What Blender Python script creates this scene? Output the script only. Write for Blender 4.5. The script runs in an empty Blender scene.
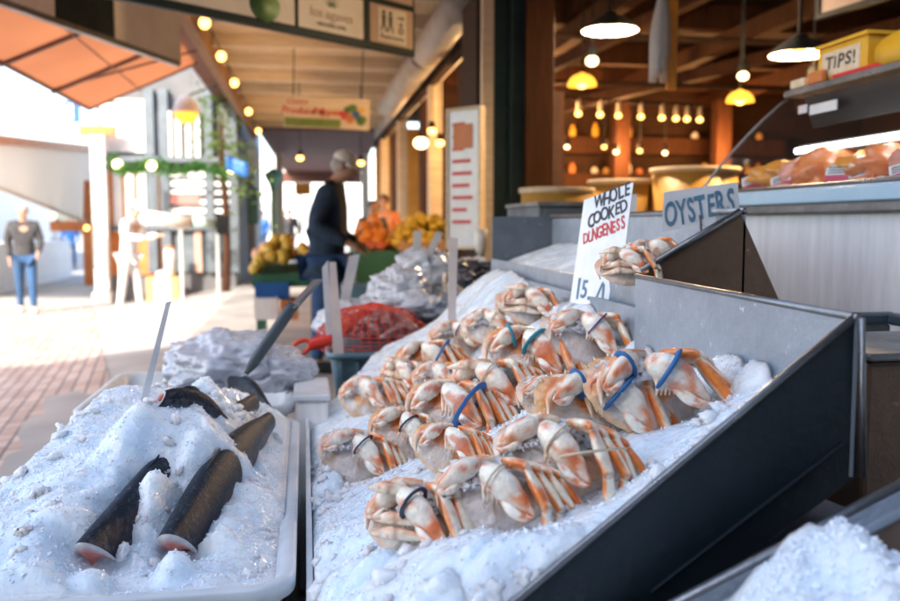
import bpy, bmesh, math, random
from math import sin, cos, pi, radians, sqrt, atan2, exp
from mathutils import Vector, Matrix, Euler, noise

random.seed(7)
SC = bpy.context.scene
COL = SC.collection

# ---------------------------------------------------------------- camera
CAM_Z = 1.18
YAW, PITCH, FPX = radians(-9.4), radians(5.0), 875.0
camd = bpy.data.cameras.new('camera')
camd.lens = 35.0
camd.sensor_width = 36.0
camd.clip_start = 0.05
camd.clip_end = 400
camd.dof.use_dof = True
camd.dof.focus_distance = 1.64
camd.dof.aperture_fstop = 3.2
cam = bpy.data.objects.new('camera', camd)
cam.location = (0, 0, CAM_Z)
cam.rotation_euler = (pi / 2 - PITCH, 0, YAW)
COL.objects.link(cam)
SC.camera = cam

# ---------------------------------------------------------------- daylight
SUN_EL = radians(32)
SUN_DIR = Vector((-cos(SUN_EL) * 0.55, -cos(SUN_EL) * 0.83, sin(SUN_EL))).normalized()   # towards the sun
world = bpy.data.worlds.new('World')
SC.world = world
world.use_nodes = True
wn = world.node_tree
bg = wn.nodes['Background']
sky = wn.nodes.new('ShaderNodeTexSky')
sky.sky_type = 'NISHITA'
sky.sun_disc = False
sky.sun_elevation = SUN_EL
sky.sun_rotation = atan2(SUN_DIR.x, SUN_DIR.y)
sky.dust_density = 2.5
sky.air_density = 1.0
wn.links.new(sky.outputs[0], bg.inputs[0])
bg.inputs[1].default_value = 0.15
sund = bpy.data.lights.new('sun', 'SUN')
sund.energy = 2.3
sund.angle = radians(0.5)
sund.color = (1.0, 0.92, 0.80)
sun = bpy.data.objects.new('sun', sund)
sun.rotation_euler = SUN_DIR.to_track_quat('Z', 'Y').to_euler()
COL.objects.link(sun)

SC.view_settings.view_transform = 'Standard'
SC.view_settings.look = 'None'
SC.view_settings.exposure = 2.2
SC.view_settings.gamma = 1.0
SC.view_settings.use_curve_mapping = False
SC.render.engine = 'CYCLES'
SC.cycles.use_denoising = True
SC.cycles.max_bounces = 7
SC.cycles.diffuse_bounces = 4
SC.cycles.glossy_bounces = 3
SC.cycles.transmission_bounces = 5
SC.cycles.transparent_max_bounces = 10
SC.cycles.sample_clamp_indirect = 4.0
SC.cycles.caustics_reflective = False
SC.cycles.caustics_refractive = False

# ---------------------------------------------------------------- layout helper: where a sight line of the survey camera meets a plane
def ray(px, py):
    u, v = (px - 450) / FPX, (py - 300.5) / FPX
    d = Vector((u, 1, -v))
    cp, sp = cos(-PITCH), sin(-PITCH)
    d = Vector((d.x, d.y * cp - d.z * sp, d.y * sp + d.z * cp))
    c, s = cos(YAW), sin(YAW)
    return Vector((d.x * c - d.y * s, d.x * s + d.y * c, d.z))

EYE = Vector((0, 0, CAM_Z))
def at(px, py, X=None, Y=None, Z=None):
    d = ray(px, py)
    if X is not None: t = X / d.x
    elif Y is not None: t = Y / d.y
    else: t = (Z - CAM_Z) / d.z
    return EYE + d * t

# ---------------------------------------------------------------- materials
def newmat(name):
    m = bpy.data.materials.new(name)
    m.use_nodes = True
    return m, m.node_tree, m.node_tree.nodes['Principled BSDF']

def tc(nt, coord='Object', scale=1.0):
    t = nt.nodes.new('ShaderNodeTexCoord')
    mp = nt.nodes.new('ShaderNodeMapping')
    if isinstance(scale, (int, float)): scale = (scale,) * 3
    mp.inputs['Scale'].default_value = scale
    nt.links.new(t.outputs[coord], mp.inputs[0])
    return mp.outputs[0]

def mat(name, col, rough=0.6, metal=0.0, col2=None, nscale=8.0, amount=1.0, bump=0.0, bscale=60.0,
        sss=0.0, trans=0.0, coat=0.0, rvar=0.0, stretch=(1, 1, 1), detail=6.0, contrast=(0.35, 0.65), alpha=1.0, spec=0.5):
    m, nt, b = newmat(name)
    b.inputs['Base Color'].default_value = (*col, 1)
    b.inputs['Roughness'].default_value = rough
    b.inputs['Metallic'].default_value = metal
    b.inputs['Specular IOR Level'].default_value = spec
    if coat: b.inputs['Coat Weight'].default_value = coat
    if trans: b.inputs['Transmission Weight'].default_value = trans
    if alpha < 1: b.inputs['Alpha'].default_value = alpha
    if sss:
        b.inputs['Subsurface Weight'].default_value = sss
        b.inputs['Subsurface Radius'].default_value = (0.6, 0.8, 1.0)
        b.inputs['Subsurface Scale'].default_value = 0.012
    if col2 or rvar:
        n = nt.nodes.new('ShaderNodeTexNoise')
        n.inputs['Scale'].default_value = nscale
        n.inputs['Detail'].default_value = detail
        n.inputs['Roughness'].default_value = 0.62
        nt.links.new(tc(nt, 'Object', stretch), n.inputs['Vector'])
        r = nt.nodes.new('ShaderNodeValToRGB')
        r.color_ramp.elements[0].position, r.color_ramp.elements[1].position = contrast
        c2 = col2 or col
        c2 = tuple(a + (b_ - a) * amount for a, b_ in zip(col, c2))
        r.color_ramp.elements[0].color = (*col, 1)
        r.color_ramp.elements[1].color = (*c2, 1)
        nt.links.new(n.outputs[0], r.inputs[0])
        nt.links.new(r.outputs[0], b.inputs['Base Color'])
        if rvar:
            mr = nt.nodes.new('ShaderNodeMapRange')
            mr.inputs[1].default_value, mr.inputs[2].default_value = contrast
            mr.inputs[3].default_value, mr.inputs[4].default_value = rough - rvar, rough + rvar
            nt.links.new(n.outputs[0], mr.inputs[0])
            nt.links.new(mr.outputs[0], b.inputs['Roughness'])
    if bump:
        n2 = nt.nodes.new('ShaderNodeTexNoise')
        n2.inputs['Scale'].default_value = bscale
        n2.inputs['Detail'].default_value = 4
        nt.links.new(tc(nt, 'Object', stretch), n2.inputs['Vector'])
        bp = nt.nodes.new('ShaderNodeBump')
        bp.inputs['Strength'].default_value = bump
        bp.inputs['Distance'].default_value = 0.01
        nt.links.new(n2.outputs[0], bp.inputs['Height'])
        nt.links.new(bp.outputs[0], b.inputs['Normal'])
    return m

def emit(name, col, strength):
    m, nt, b = newmat(name)
    b.inputs['Base Color'].default_value = (*[c * 0.6 for c in col], 1)
    b.inputs['Emission Color'].default_value = (*col, 1)
    b.inputs['Emission Strength'].default_value = strength
    return m

def fabric(name, col, tr=0.5, rough=0.9, tcol=None):
    """thin cloth or plastic that lets light through"""
    m, nt, b = newmat(name)
    b.inputs['Base Color'].default_value = (*col, 1)
    b.inputs['Roughness'].default_value = rough
    t = nt.nodes.new('ShaderNodeBsdfTranslucent')
    t.inputs[0].default_value = (*(tcol or col), 1)
    mx = nt.nodes.new('ShaderNodeMixShader')
    mx.inputs[0].default_value = tr
    out = nt.nodes['Material Output']
    n = nt.nodes.new('ShaderNodeTexNoise'); n.inputs['Scale'].default_value = 2.3; n.inputs['Detail'].default_value = 5
    nt.links.new(tc(nt), n.inputs['Vector'])
    mr = nt.nodes.new('ShaderNodeMapRange'); mr.inputs[3].default_value = tr * 0.8; mr.inputs[4].default_value = min(1, tr * 1.25)
    nt.links.new(n.outputs[0], mr.inputs[0]); nt.links.new(mr.outputs[0], mx.inputs[0])
    nt.links.new(b.outputs[0], mx.inputs[1]); nt.links.new(t.outputs[0], mx.inputs[2])
    nt.links.new(mx.outputs[0], out.inputs[0])
    return m

def vcol_mat(name, rough=0.4, sss=0.15, bump=0.4, bscale=160, coat=0.0, mottle=0.25, spec=0.5):
    """colour pattern of the shell, skin or fruit itself read from the mesh, broken up with noise"""
    m, nt, b = newmat(name)
    a = nt.nodes.new('ShaderNodeVertexColor'); a.layer_name = 'Col'
    n = nt.nodes.new('ShaderNodeTexNoise'); n.inputs['Scale'].default_value = 70; n.inputs['Detail'].default_value = 6
    nt.links.new(tc(nt), n.inputs['Vector'])
    mr = nt.nodes.new('ShaderNodeMapRange')
    mr.inputs[1].default_value, mr.inputs[2].default_value = 0.3, 0.7
    mr.inputs[3].default_value, mr.inputs[4].default_value = 1 - mottle, 1 + mottle * 0.6
    nt.links.new(n.outputs[0], mr.inputs[0])
    mul = nt.nodes.new('ShaderNodeVectorMath'); mul.operation = 'SCALE'
    nt.links.new(a.outputs[0], mul.inputs[0]); nt.links.new(mr.outputs[0], mul.inputs['Scale'])
    nt.links.new(mul.outputs[0], b.inputs['Base Color'])
    b.inputs['Roughness'].default_value = rough
    b.inputs['Specular IOR Level'].default_value = spec
    b.inputs['Subsurface Weight'].default_value = sss
    b.inputs['Subsurface Radius'].default_value = (1.0, 0.5, 0.3)
    b.inputs['Subsurface Scale'].default_value = 0.006
    b.inputs['Coat Weight'].default_value = coat
    b.inputs['Coat Roughness'].default_value = 0.15
    n2 = nt.nodes.new('ShaderNodeTexNoise'); n2.inputs['Scale'].default_value = bscale; n2.inputs['Detail'].default_value = 5
    nt.links.new(tc(nt), n2.inputs['Vector'])
    bp = nt.nodes.new('ShaderNodeBump'); bp.inputs['Strength'].default_value = bump; bp.inputs['Distance'].default_value = 0.003
    nt.links.new(n2.outputs[0], bp.inputs['Height']); nt.links.new(bp.outputs[0], b.inputs['Normal'])
    return m

def scratched(name, col, rough, metal=0.9, dark=0.5, stretch=(1, 1, 1), worn=None):
    """sheet metal: smears, stains and scratches"""
    m, nt, b = newmat(name)
    b.inputs['Metallic'].default_value = metal
    co = tc(nt, 'Object', stretch)
    n = nt.nodes.new('ShaderNodeTexNoise'); n.inputs['Scale'].default_value = 5; n.inputs['Detail'].default_value = 8; n.inputs['Roughness'].default_value = 0.7
    nt.links.new(co, n.inputs['Vector'])
    r = nt.nodes.new('ShaderNodeValToRGB')
    r.color_ramp.elements[0].position = 0.32; r.color_ramp.elements[1].position = 0.7
    r.color_ramp.elements[0].color = (*[c * dark for c in col], 1)
    r.color_ramp.elements[1].color = (*col, 1)
    nt.links.new(n.outputs[0], r.inputs[0])
    v = nt.nodes.new('ShaderNodeTexNoise'); v.inputs['Scale'].default_value = 17; v.inputs['Detail'].default_value = 10; v.inputs['Roughness'].default_value = 0.8
    nt.links.new(co, v.inputs['Vector'])
    r2 = nt.nodes.new('ShaderNodeValToRGB')
    r2.color_ramp.elements[0].position = 0.60; r2.color_ramp.elements[1].position = 0.66
    r2.color_ramp.elements[0].color = (0, 0, 0, 1); r2.color_ramp.elements[1].color = (0.55, 0.55, 0.55, 1)
    nt.links.new(v.outputs[0], r2.inputs[0])
    mx = nt.nodes.new('ShaderNodeMixRGB'); mx.inputs[2].default_value = (*(worn or [min(1, c * 2.2 + 0.05) for c in col]), 1)
    nt.links.new(r2.outputs[0], mx.inputs[0]); nt.links.new(r.outputs[0], mx.inputs[1]); nt.links.new(mx.outputs[0], b.inputs['Base Color'])
    mr = nt.nodes.new('ShaderNodeMapRange'); mr.inputs[1].default_value = 0.3; mr.inputs[2].default_value = 0.7
    mr.inputs[3].default_value = rough + 0.14; mr.inputs[4].default_value = max(0.08, rough - 0.1)
    nt.links.new(n.outputs[0], mr.inputs[0]); nt.links.new(mr.outputs[0], b.inputs['Roughness'])
    bp = nt.nodes.new('ShaderNodeBump'); bp.inputs['Strength'].default_value = 0.5; bp.inputs['Distance'].default_value = 0.012
    nt.links.new(n.outputs[0], bp.inputs['Height']); nt.links.new(bp.outputs[0], b.inputs['Normal'])
    return m

def wood(name, c1, c2, stretch=(1, 12, 12), rough=0.7):
    return mat(name, c1, rough, spec=0.2, col2=c2, nscale=3.0, stretch=stretch, bump=0.25, bscale=14)

# ---------------------------------------------------------------- mesh builder
def wmat(o):
    m = Matrix.Identity(4)
    while o is not None:
        m = o.matrix_basis @ m
        o = o.parent
    return m

class MB:
    def __init__(s):
        s.v, s.f, s.c, s.mi, s.sm = [], [], [], [], []
        s.col, s.m, s.smooth = (1, 1, 1), 0, False
    def add(s, vs, fs, cols=None):
        k = len(s.v)
        s.v += [Vector(p) for p in vs]
        s.c += cols if cols else [s.col] * len(vs)
        for f in fs:
            s.f.append([i + k for i in f]); s.mi.append(s.m); s.sm.append(s.smooth)
        return s
    def box(s, lo, hi, M=None):
        x0, y0, z0 = lo; x1, y1, z1 = hi
        vs = [Vector(p) for p in ((x0,y0,z0),(x1,y0,z0),(x1,y1,z0),(x0,y1,z0),(x0,y0,z1),(x1,y0,z1),(x1,y1,z1),(x0,y1,z1))]
        if M: vs = [M @ p for p in vs]
        return s.add(vs, [(0,3,2,1),(4,5,6,7),(0,1,5,4),(1,2,6,5),(2,3,7,6),(3,0,4,7)])
    def bar(s, a, b, w, h=None, up=Vector((0, 0, 1))):
        """square bar from a to b"""
        a, b = Vector(a), Vector(b); h = h or w
        d = (b - a).normalized()
        x = d.cross(up)
        if x.length < 1e-4: x = d.cross(Vector((1, 0, 0)))
        x.normalize(); y = x.cross(d).normalized()
        vs = []
        for p in (a, b):
            for i, j in ((-1,-1),(1,-1),(1,1),(-1,1)): vs.append(p + x * i * w / 2 + y * j * h / 2)
        return s.add(vs, [(0,1,2,3),(7,6,5,4),(0,4,5,1),(1,5,6,2),(2,6,7,3),(3,7,4,0)])
    def slab(s, pts, t):
        """polygon with thickness t (vector)"""
        n = len(pts); pts = [Vector(p) for p in pts]; t = Vector(t)
        vs = pts + [p + t for p in pts]
        return s.add(vs, [tuple(range(n))[::-1], tuple(range(n, 2*n))] + [(i, (i+1) % n, (i+1) % n + n, i + n) for i in range(n)])
    def tube(s, path, rad, n=10, flat=1.0, up=None, colf=None, caps=True, sub=1):
        P = [Vector(p) for p in path]; R = list(rad) if hasattr(rad, '__len__') else [rad] * len(P)
        if sub > 1:
            NP, NR = [], []
            for i in range(len(P) - 1):
                p0, p1, p2, p3 = P[max(i-1,0)], P[i], P[i+1], P[min(i+2,len(P)-1)]
                for k in range(sub):
                    t = k / sub
                    NP.append(0.5 * ((2*p1) + (p2-p0)*t + (2*p0-5*p1+4*p2-p3)*t*t + (3*p1-p0-3*p2+p3)*t**3))
                    tt = t*t*(3-2*t)
                    NR.append(R[i] + (R[i+1]-R[i]) * tt)
            NP.append(P[-1]); NR.append(R[-1]); P, R = NP, NR
        vs, cs = [], []
        prev = up
        for i, p in enumerate(P):
            d = (P[min(i+1,len(P)-1)] - P[max(i-1,0)]).normalized()
            ref = prev if prev is not None else (Vector((0,0,1)) if abs(d.z) < 0.9 else Vector((1,0,0)))
            x = d.cross(ref)
            if x.length < 1e-4: x = d.cross(Vector((0.3, 1, 0.2)))
            x.normalize(); y = x.cross(d).normalized(); prev = y
            for k in range(n):
                a = 2*pi*k/n
                vs.append(p + x*cos(a)*R[i]*flat + y*sin(a)*R[i])
                cs.append(colf(i/(len(P)-1), a) if colf else s.col)
        fs = [(i*n+k, i*n+(k+1)%n, (i+1)*n+(k+1)%n, (i+1)*n+k) for i in range(len(P)-1) for k in range(n)]
        if caps:
            fs += [tuple(range(n))[::-1], tuple(range((len(P)-1)*n, len(P)*n))]
        return s.add(vs, fs, cs)
    def lathe(s, prof, c=(0,0,0), n=24, M=None):
        c = Vector(c); vs, fs = [], []
        for r, z in prof:
            for k in range(n):
                a = 2*pi*k/n; p = Vector((cos(a)*r, sin(a)*r, z))
                vs.append((M @ p if M else p) + c)
        for i in range(len(prof)-1):
            for k in range(n): fs.append((i*n+k, i*n+(k+1)%n, (i+1)*n+(k+1)%n, (i+1)*n+k))
        return s.add(vs, fs)
    def ball(s, c, r, M=None, nu=12, nv=8, amp=0.0, fr=3.0, colf=None, seed=0):
        if not hasattr(r, '__len__'): r = (r, r, r)
        c = Vector(c); vs, cs = [], []
        for j in range(nv + 1):
            ph = pi * j / nv
            for i in range(nu):
                a = 2*pi*i/nu
                d = Vector((sin(ph)*cos(a), sin(ph)*sin(a), cos(ph)))
                k = 1 + (amp * noise.noise(d * fr + Vector((seed*3.1, seed*1.7, 0))) if amp else 0)
                p = Vector((d.x*r[0]*k, d.y*r[1]*k, d.z*r[2]*k))
                vs.append((M @ p if M else p) + c); cs.append(colf(d) if colf else s.col)
        fs = []
        for j in range(nv):
            for i in range(nu):
                q = (j*nu+i, (j+1)*nu+i, (j+1)*nu+(i+1)%nu, j*nu+(i+1)%nu)
                if j == 0: fs.append((q[0], q[1], q[2]))
                elif j == nv-1: fs.append((q[0], q[1], q[3]))
                else: fs.append(q)
        return s.add(vs, fs, cs)
    def grid(s, f, nu, nv, colf=None):
        vs, cs = [], []
        for j in range(nv+1):
            for i in range(nu+1):
                p = f(i/nu, j/nv); vs.append(p); cs.append(colf(i/nu, j/nv) if colf else s.col)
        fs = [(j*(nu+1)+i, j*(nu+1)+i+1, (j+1)*(nu+1)+i+1, (j+1)*(nu+1)+i) for j in range(nv) for i in range(nu)]
        return s.add(vs, fs, cs)
    def mesh(s, name, mats, inv=None, smooth=None):
        me = bpy.data.meshes.new(name)
        vs = [inv @ p for p in s.v] if inv else s.v
        me.from_pydata([tuple(p) for p in vs], [], s.f)
        if not isinstance(mats, (list, tuple)): mats = [mats]
        for m in mats: me.materials.append(m)
        me.polygons.foreach_set('material_index', s.mi)
        me.polygons.foreach_set('use_smooth', [True]*len(s.f) if smooth else s.sm)
        ca = me.color_attributes.new('Col', 'FLOAT_COLOR', 'POINT')
        flat = []
        for c in s.c: flat += [c[0], c[1], c[2], 1.0]
        ca.data.foreach_set('color', flat)
        me.update()
        return me
    def build(s, name, mats, parent=None, smooth=None, bevel=0.0, local=False, solid=0.0, seg=2):
        inv = None if (local or parent is None) else wmat(parent).inverted()
        o = bpy.data.objects.new(name, s.mesh(name, mats, inv, smooth))
        COL.objects.link(o)
        if parent is not None: o.parent = parent
        if solid:
            md = o.modifiers.new('thickness', 'SOLIDIFY'); md.thickness = solid; md.offset = 0
        if bevel:
            md = o.modifiers.new('bevel', 'BEVEL'); md.width = bevel; md.segments = seg; md.limit_method = 'ANGLE'; md.angle_limit = radians(40)
        return o

def tag(o, label=None, cat=None, group=None, kind=None):
    if label: o['label'] = label
    if cat: o['category'] = cat
    if group: o['group'] = group
    if kind: o['kind'] = kind
    return o

def thing(name, label, cat, loc=(0, 0, 0), rz=0.0, group=None, M=None):
    o = bpy.data.objects.new(name, None)
    o.empty_display_size = 0.1
    COL.objects.link(o)
    if M is not None: o.matrix_basis = M
    else:
        o.location = loc; o.rotation_euler = (0, 0, rz)
        o.matrix_basis = Matrix.Translation(Vector(loc)) @ Matrix.Rotation(rz, 4, 'Z')
    return tag(o, label, cat, group)

def struct(name, mb, m, **k):
    o = mb.build(name, m, **k); o['kind'] = 'structure'; return o

def children(o): return [c for c in bpy.data.objects if c.parent == o]

def dup(root, M, label, group=None):
    r = root.copy(); COL.objects.link(r); r.matrix_basis = M
    r['label'] = label
    if group: r['group'] = group
    for ch in KIDS[root.name]:
        c = ch.copy(); COL.objects.link(c); c.parent = r
        for g in KIDS.get(ch.name, []):
            d = g.copy(); COL.objects.link(d); d.parent = c
    return r
KIDS = {}
def remember(root):
    KIDS[root.name] = children(root)
    for c in KIDS[root.name]: KIDS[c.name] = children(c)

def text(s, parent, M, size, m, name='lettering', shear=0.0, align='CENTER', weight=0.0, ext=0.0006, squeeze=1.0, spacing=1.0):
    """letters in the XY plane of M (M in the parent's frame)"""
    cu = bpy.data.curves.new(name, 'FONT')
    cu.body = s; cu.size = size; cu.align_x = align; cu.align_y = 'CENTER'; cu.extrude = ext; cu.shear = shear
    cu.offset = weight; cu.resolution_u = 3; cu.space_character = spacing
    cu.materials.append(m)
    o = bpy.data.objects.new(name, cu)
    COL.objects.link(o)
    o.parent = parent
    o.matrix_basis = M @ Matrix.Diagonal((squeeze, 1, 1, 1))
    TEXTS.append(o)
    return o
TEXTS = []
def hand_text(s, parent, M, width, size, m, seed=0, name='lettering', weight=0.022, tall=1.0, wob=1.0):
    """hand drawn capitals: every letter a little turned, shifted and sized; centred, about width wide, one mesh"""
    R = random.Random(seed)
    adv = {'I': .34, '!': .34, '.': .28, ',': .28, '/': .42, 'W': .98, 'M': .88, 'O': .80, 'D': .74, 'G': .76, 'Q': .8, '1': .45, ' ': .4}
    w = [adv.get(c, .62) for c in s]; tot = sum(w); k = width / tot; x = -width / 2
    V, F = [], []
    for c, wc in zip(s, w):
        if c != ' ':
            cu = bpy.data.curves.new('tmp', 'FONT'); cu.body = c; cu.size = size; cu.align_x = 'CENTER'; cu.align_y = 'CENTER'
            cu.offset = weight * size * R.uniform(.6, 1.2); cu.extrude = .0006; cu.resolution_u = 3; cu.shear = R.uniform(.05, .25) * wob
            o = bpy.data.objects.new('tmp', cu); COL.objects.link(o)
            dg = bpy.context.evaluated_depsgraph_get(); dg.update()
            me = bpy.data.meshes.new_from_object(o.evaluated_get(dg)); bpy.data.objects.remove(o)
            T = Matrix.Translation((x + wc*k/2, R.uniform(-.05, .05)*size*wob, 0)) @ Matrix.Rotation(R.uniform(-.10, .10)*wob, 4, 'Z') @ Matrix.Diagonal((k/size*R.uniform(1.0, 1.12), tall*R.uniform(.92, 1.1), 1, 1))
            n0 = len(V)
            for v in me.vertices: V.append(T @ v.co)
            for p in me.polygons: F.append([i + n0 for i in p.vertices])
            bpy.data.meshes.remove(me)
        x += wc * k
    me = bpy.data.meshes.new(name); me.from_pydata([tuple(v) for v in V], [], F); me.materials.append(m)
    o = bpy.data.objects.new(name, me); COL.objects.link(o); o.parent = parent; o.matrix_basis = M
    return o
def bake_texts():
    dg = bpy.context.evaluated_depsgraph_get(); dg.update()
    for o in TEXTS:
        me = bpy.data.meshes.new_from_object(o.evaluated_get(dg)); me.name = o.name
        n = bpy.data.objects.new('tmp', me); COL.objects.link(n); n.parent = o.parent; n.matrix_basis = o.matrix_basis.copy()
        nm = o.name; bpy.data.objects.remove(o); n.name = nm

def frame(origin, xdir, zdir):
    """matrix: local x along xdir, local z close to zdir, front is local -y"""
    x = Vector(xdir).normalized(); z = Vector(zdir); y = z.cross(x).normalized(); z = x.cross(y).normalized()
    M = Matrix((x, y, z)).transposed().to_4x4(); M.translation = Vector(origin); return M

RX90 = Matrix.Rotation(pi/2, 4, 'X')   # turns letters upright, facing -y
def facing(x, y, z, rot=0.0):
    return Matrix.Translation((x, y, z)) @ Matrix.Rotation(rot, 4, 'Y') @ RX90

def lerp(a, b, t): return tuple(x + (y - x) * t for x, y in zip(a, b))
def sst(t): t = max(0, min(1, t)); return t*t*(3-2*t)
def fbm(x, y, z=0, o=4, s=1.0):
    return noise.fractal(Vector((x*s, y*s, z)), 1.0, 2.1, o)

# ---------------------------------------------------------------- palette
M_ = {}
M_['concrete'] = mat('concrete', (0.36, 0.35, 0.34), 0.85, col2=(0.25, 0.245, 0.245), nscale=1.6, bump=0.3, bscale=40)
M_['asphalt'] = mat('asphalt', (0.17, 0.165, 0.16), 0.9, col2=(0.24, 0.23, 0.22), nscale=1.2, bump=0.3, bscale=60)
M_['cream'] = wood('cream_painted_wood', (0.72, 0.61, 0.45), (0.60, 0.49, 0.34))
M_['creamB'] = wood('cream_ceiling_boards', (0.66, 0.52, 0.34), (0.56, 0.43, 0.27), stretch=(12, 1, 12))
M_['brownw'] = wood('dark_brown_wood', (0.045, 0.020, 0.011), (0.022, 0.011, 0.006))
M_['brownv'] = wood('brown_timber', (0.062, 0.022, 0.008), (0.03, 0.011, 0.005), stretch=(12, 12, 1))
M_['darkc'] = wood('dark_ceiling_boards', (0.022, 0.009, 0.005), (0.011, 0.005, 0.003))
M_['teal'] = mat('dark_teal_paint', (0.004, 0.014, 0.017), 0.5, spec=0.2, col2=(0.010, 0.028, 0.034), nscale=5, bump=0.1)
M_['tealgrey'] = mat('grey_green_paint', (0.018, 0.045, 0.045), 0.5, spec=0.2, col2=(0.015, 0.03, 0.03), nscale=5)
M_['white'] = mat('white_paint', (0.78, 0.77, 0.74), 0.5, col2=(0.66, 0.65, 0.62), nscale=4)
M_['offwhite'] = mat('weathered_white', (0.86, 0.86, 0.86), 0.5, col2=(0.68, 0.67, 0.67), nscale=3.5, stretch=(6, 6, 0.8), contrast=(0.4, 0.75))
M_['greywall'] = mat('grey_render', (0.42, 0.42, 0.43), 0.8, col2=(0.32, 0.33, 0.34), nscale=3)
M_['black'] = mat('black_rubber', (0.008, 0.009, 0.011), 0.6, spec=0.2, col2=(0.025, 0.027, 0.03), nscale=12)
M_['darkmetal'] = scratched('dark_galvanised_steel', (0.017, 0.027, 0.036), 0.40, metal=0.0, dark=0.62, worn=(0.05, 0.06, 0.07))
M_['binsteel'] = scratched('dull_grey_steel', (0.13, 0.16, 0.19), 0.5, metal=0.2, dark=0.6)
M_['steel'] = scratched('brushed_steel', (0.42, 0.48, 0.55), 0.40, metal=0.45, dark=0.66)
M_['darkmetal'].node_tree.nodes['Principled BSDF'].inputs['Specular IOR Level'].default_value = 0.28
M_['rimsteel'] = scratched('rolled_steel_rim', (0.30, 0.31, 0.32), 0.33, metal=0.8, dark=0.55)
M_['warmsteel'] = scratched('warm_stained_steel', (0.20, 0.125, 0.08), 0.42, metal=0.3, dark=0.6)
M_['poly'] = mat('white_polyethylene', (0.66, 0.70, 0.72), 0.42, col2=(0.55, 0.59, 0.61), nscale=10, sss=0.15, bump=0.12, bscale=40)
M_['bluetub'] = mat('grey_blue_plastic', (0.13, 0.23, 0.28), 0.4, col2=(0.10, 0.19, 0.24), nscale=8, bump=0.06)
M_['paper'] = mat('laminated_card', (0.72, 0.74, 0.76), 0.22, col2=(0.60, 0.64, 0.68), nscale=9, coat=0.5, bump=0.15, bscale=14)
M_['ink'] = mat('black_marker', (0.018, 0.02, 0.03), 0.5, col2=(0.04, 0.045, 0.06), nscale=30)
M_['redink'] = mat('red_marker', (0.50, 0.03, 0.035), 0.5, col2=(0.62, 0.06, 0.06), nscale=30)
M_['blueink'] = mat('blue_marker', (0.06, 0.16, 0.26), 0.5, col2=(0.12, 0.24, 0.34), nscale=30)
M_['mustard'] = mat('mustard_plastic', (0.52, 0.30, 0.07), 0.45, col2=(0.42, 0.23, 0.05), nscale=5)
M_['yellow'] = mat('yellow_card', (0.75, 0.43, 0.03), 0.4, col2=(0.66, 0.35, 0.02), nscale=5)
M_['orange'] = mat('orange_paint', (0.60, 0.20, 0.05), 0.5, col2=(0.48, 0.15, 0.04), nscale=6)
M_['green'] = mat('green_market_cloth', (0.02, 0.10, 0.055), 0.7, col2=(0.03, 0.14, 0.08), nscale=4)
M_['leaf'] = mat('garland_leaves', (0.05, 0.13, 0.03), 0.6, col2=(0.11, 0.20, 0.05), nscale=9)
M_['blue'] = mat('blue_plastic', (0.015, 0.09, 0.30), 0.4, col2=(0.02, 0.12, 0.36), nscale=4)
M_['skin'] = mat('skin', (0.50, 0.30, 0.21), 0.5, col2=(0.44, 0.25, 0.17), nscale=20, sss=0.1)
M_['navy'] = mat('navy_jacket_cloth', (0.028, 0.050, 0.085), 0.9, spec=0.1, col2=(0.045, 0.07, 0.11), nscale=14, bump=0.3, bscale=30)
M_['jeans'] = mat('denim', (0.03, 0.085, 0.20), 0.85, col2=(0.045, 0.12, 0.26), nscale=20, bump=0.2)
M_['knit'] = mat('grey_knit', (0.06, 0.06, 0.065), 0.9, col2=(0.04, 0.04, 0.045), nscale=16, bump=0.3)
M_['whitecloth'] = mat('white_cloth', (0.72, 0.72, 0.74), 0.85, col2=(0.60, 0.61, 0.64), nscale=10, bump=0.3, bscale=25)
M_['hair'] = mat('dark_brown_hair', (0.03, 0.02, 0.015), 0.6, col2=(0.06, 0.035, 0.02), nscale=40)
M_['bulb'] = emit('warm_bulb_glass', (1.0, 0.50, 0.11), 1.7)
M_['bulbw'] = emit('white_bulb_glass', (1.0, 0.70, 0.30), 2.2)
M_['tube'] = emit('fluorescent_tube', (0.92, 0.97, 1.0), 2.0)
M_['amber'] = emit('amber_lit_shade', (0.95, 0.42, 0.04), 0.5)
M_['lampsheen'] = mat('enamel_shade_inside', (0.8, 0.76, 0.68), 0.35, col2=(0.74, 0.7, 0.62), nscale=6)
M_['lampout'] = mat('enamel_shade_outside', (0.06, 0.07, 0.075), 0.35, col2=(0.10, 0.11, 0.11), nscale=6)
M_['awning'] = fabric('orange_awning_cloth', (0.34, 0.10, 0.045), 0.5, tcol=(0.36, 0.135, 0.06))
M_['paleawning'] = fabric('pale_awning_cloth', (0.80, 0.77, 0.72), 0.6)
M_['awnframe'] = mat('awning_frame_paint', (0.16, 0.06, 0.04), 0.5, col2=(0.10, 0.04, 0.03), nscale=8)
M_['redroof'] = mat('dark_red_boards', (0.20, 0.07, 0.045), 0.7, col2=(0.13, 0.05, 0.035), nscale=5)
# ================================================================ ground
def gz(x):   # camber of the ground: level under the arcade, falling gently to the street
    return -0.25 * sst((-1.0 - x) / 2.2)

mb = MB(); mb.box((-1.2, -12, -0.5), (40, 90, 0.0)); struct('sidewalk', mb, M_['concrete'])
mb = MB()
xs = [-70, -30, -12, -8, -5, -3.6, -3.2, -2.9, -2.6, -2.3, -2.0, -1.7, -1.4, -1.2]
for a, b in zip(xs, xs[1:]):
    k = len(mb.v); mb.add([(a, -12, gz(a)), (b, -12, gz(b)), (b, 120, gz(b)), (a, 120, gz(a))], [(0, 1, 2, 3)])
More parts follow.
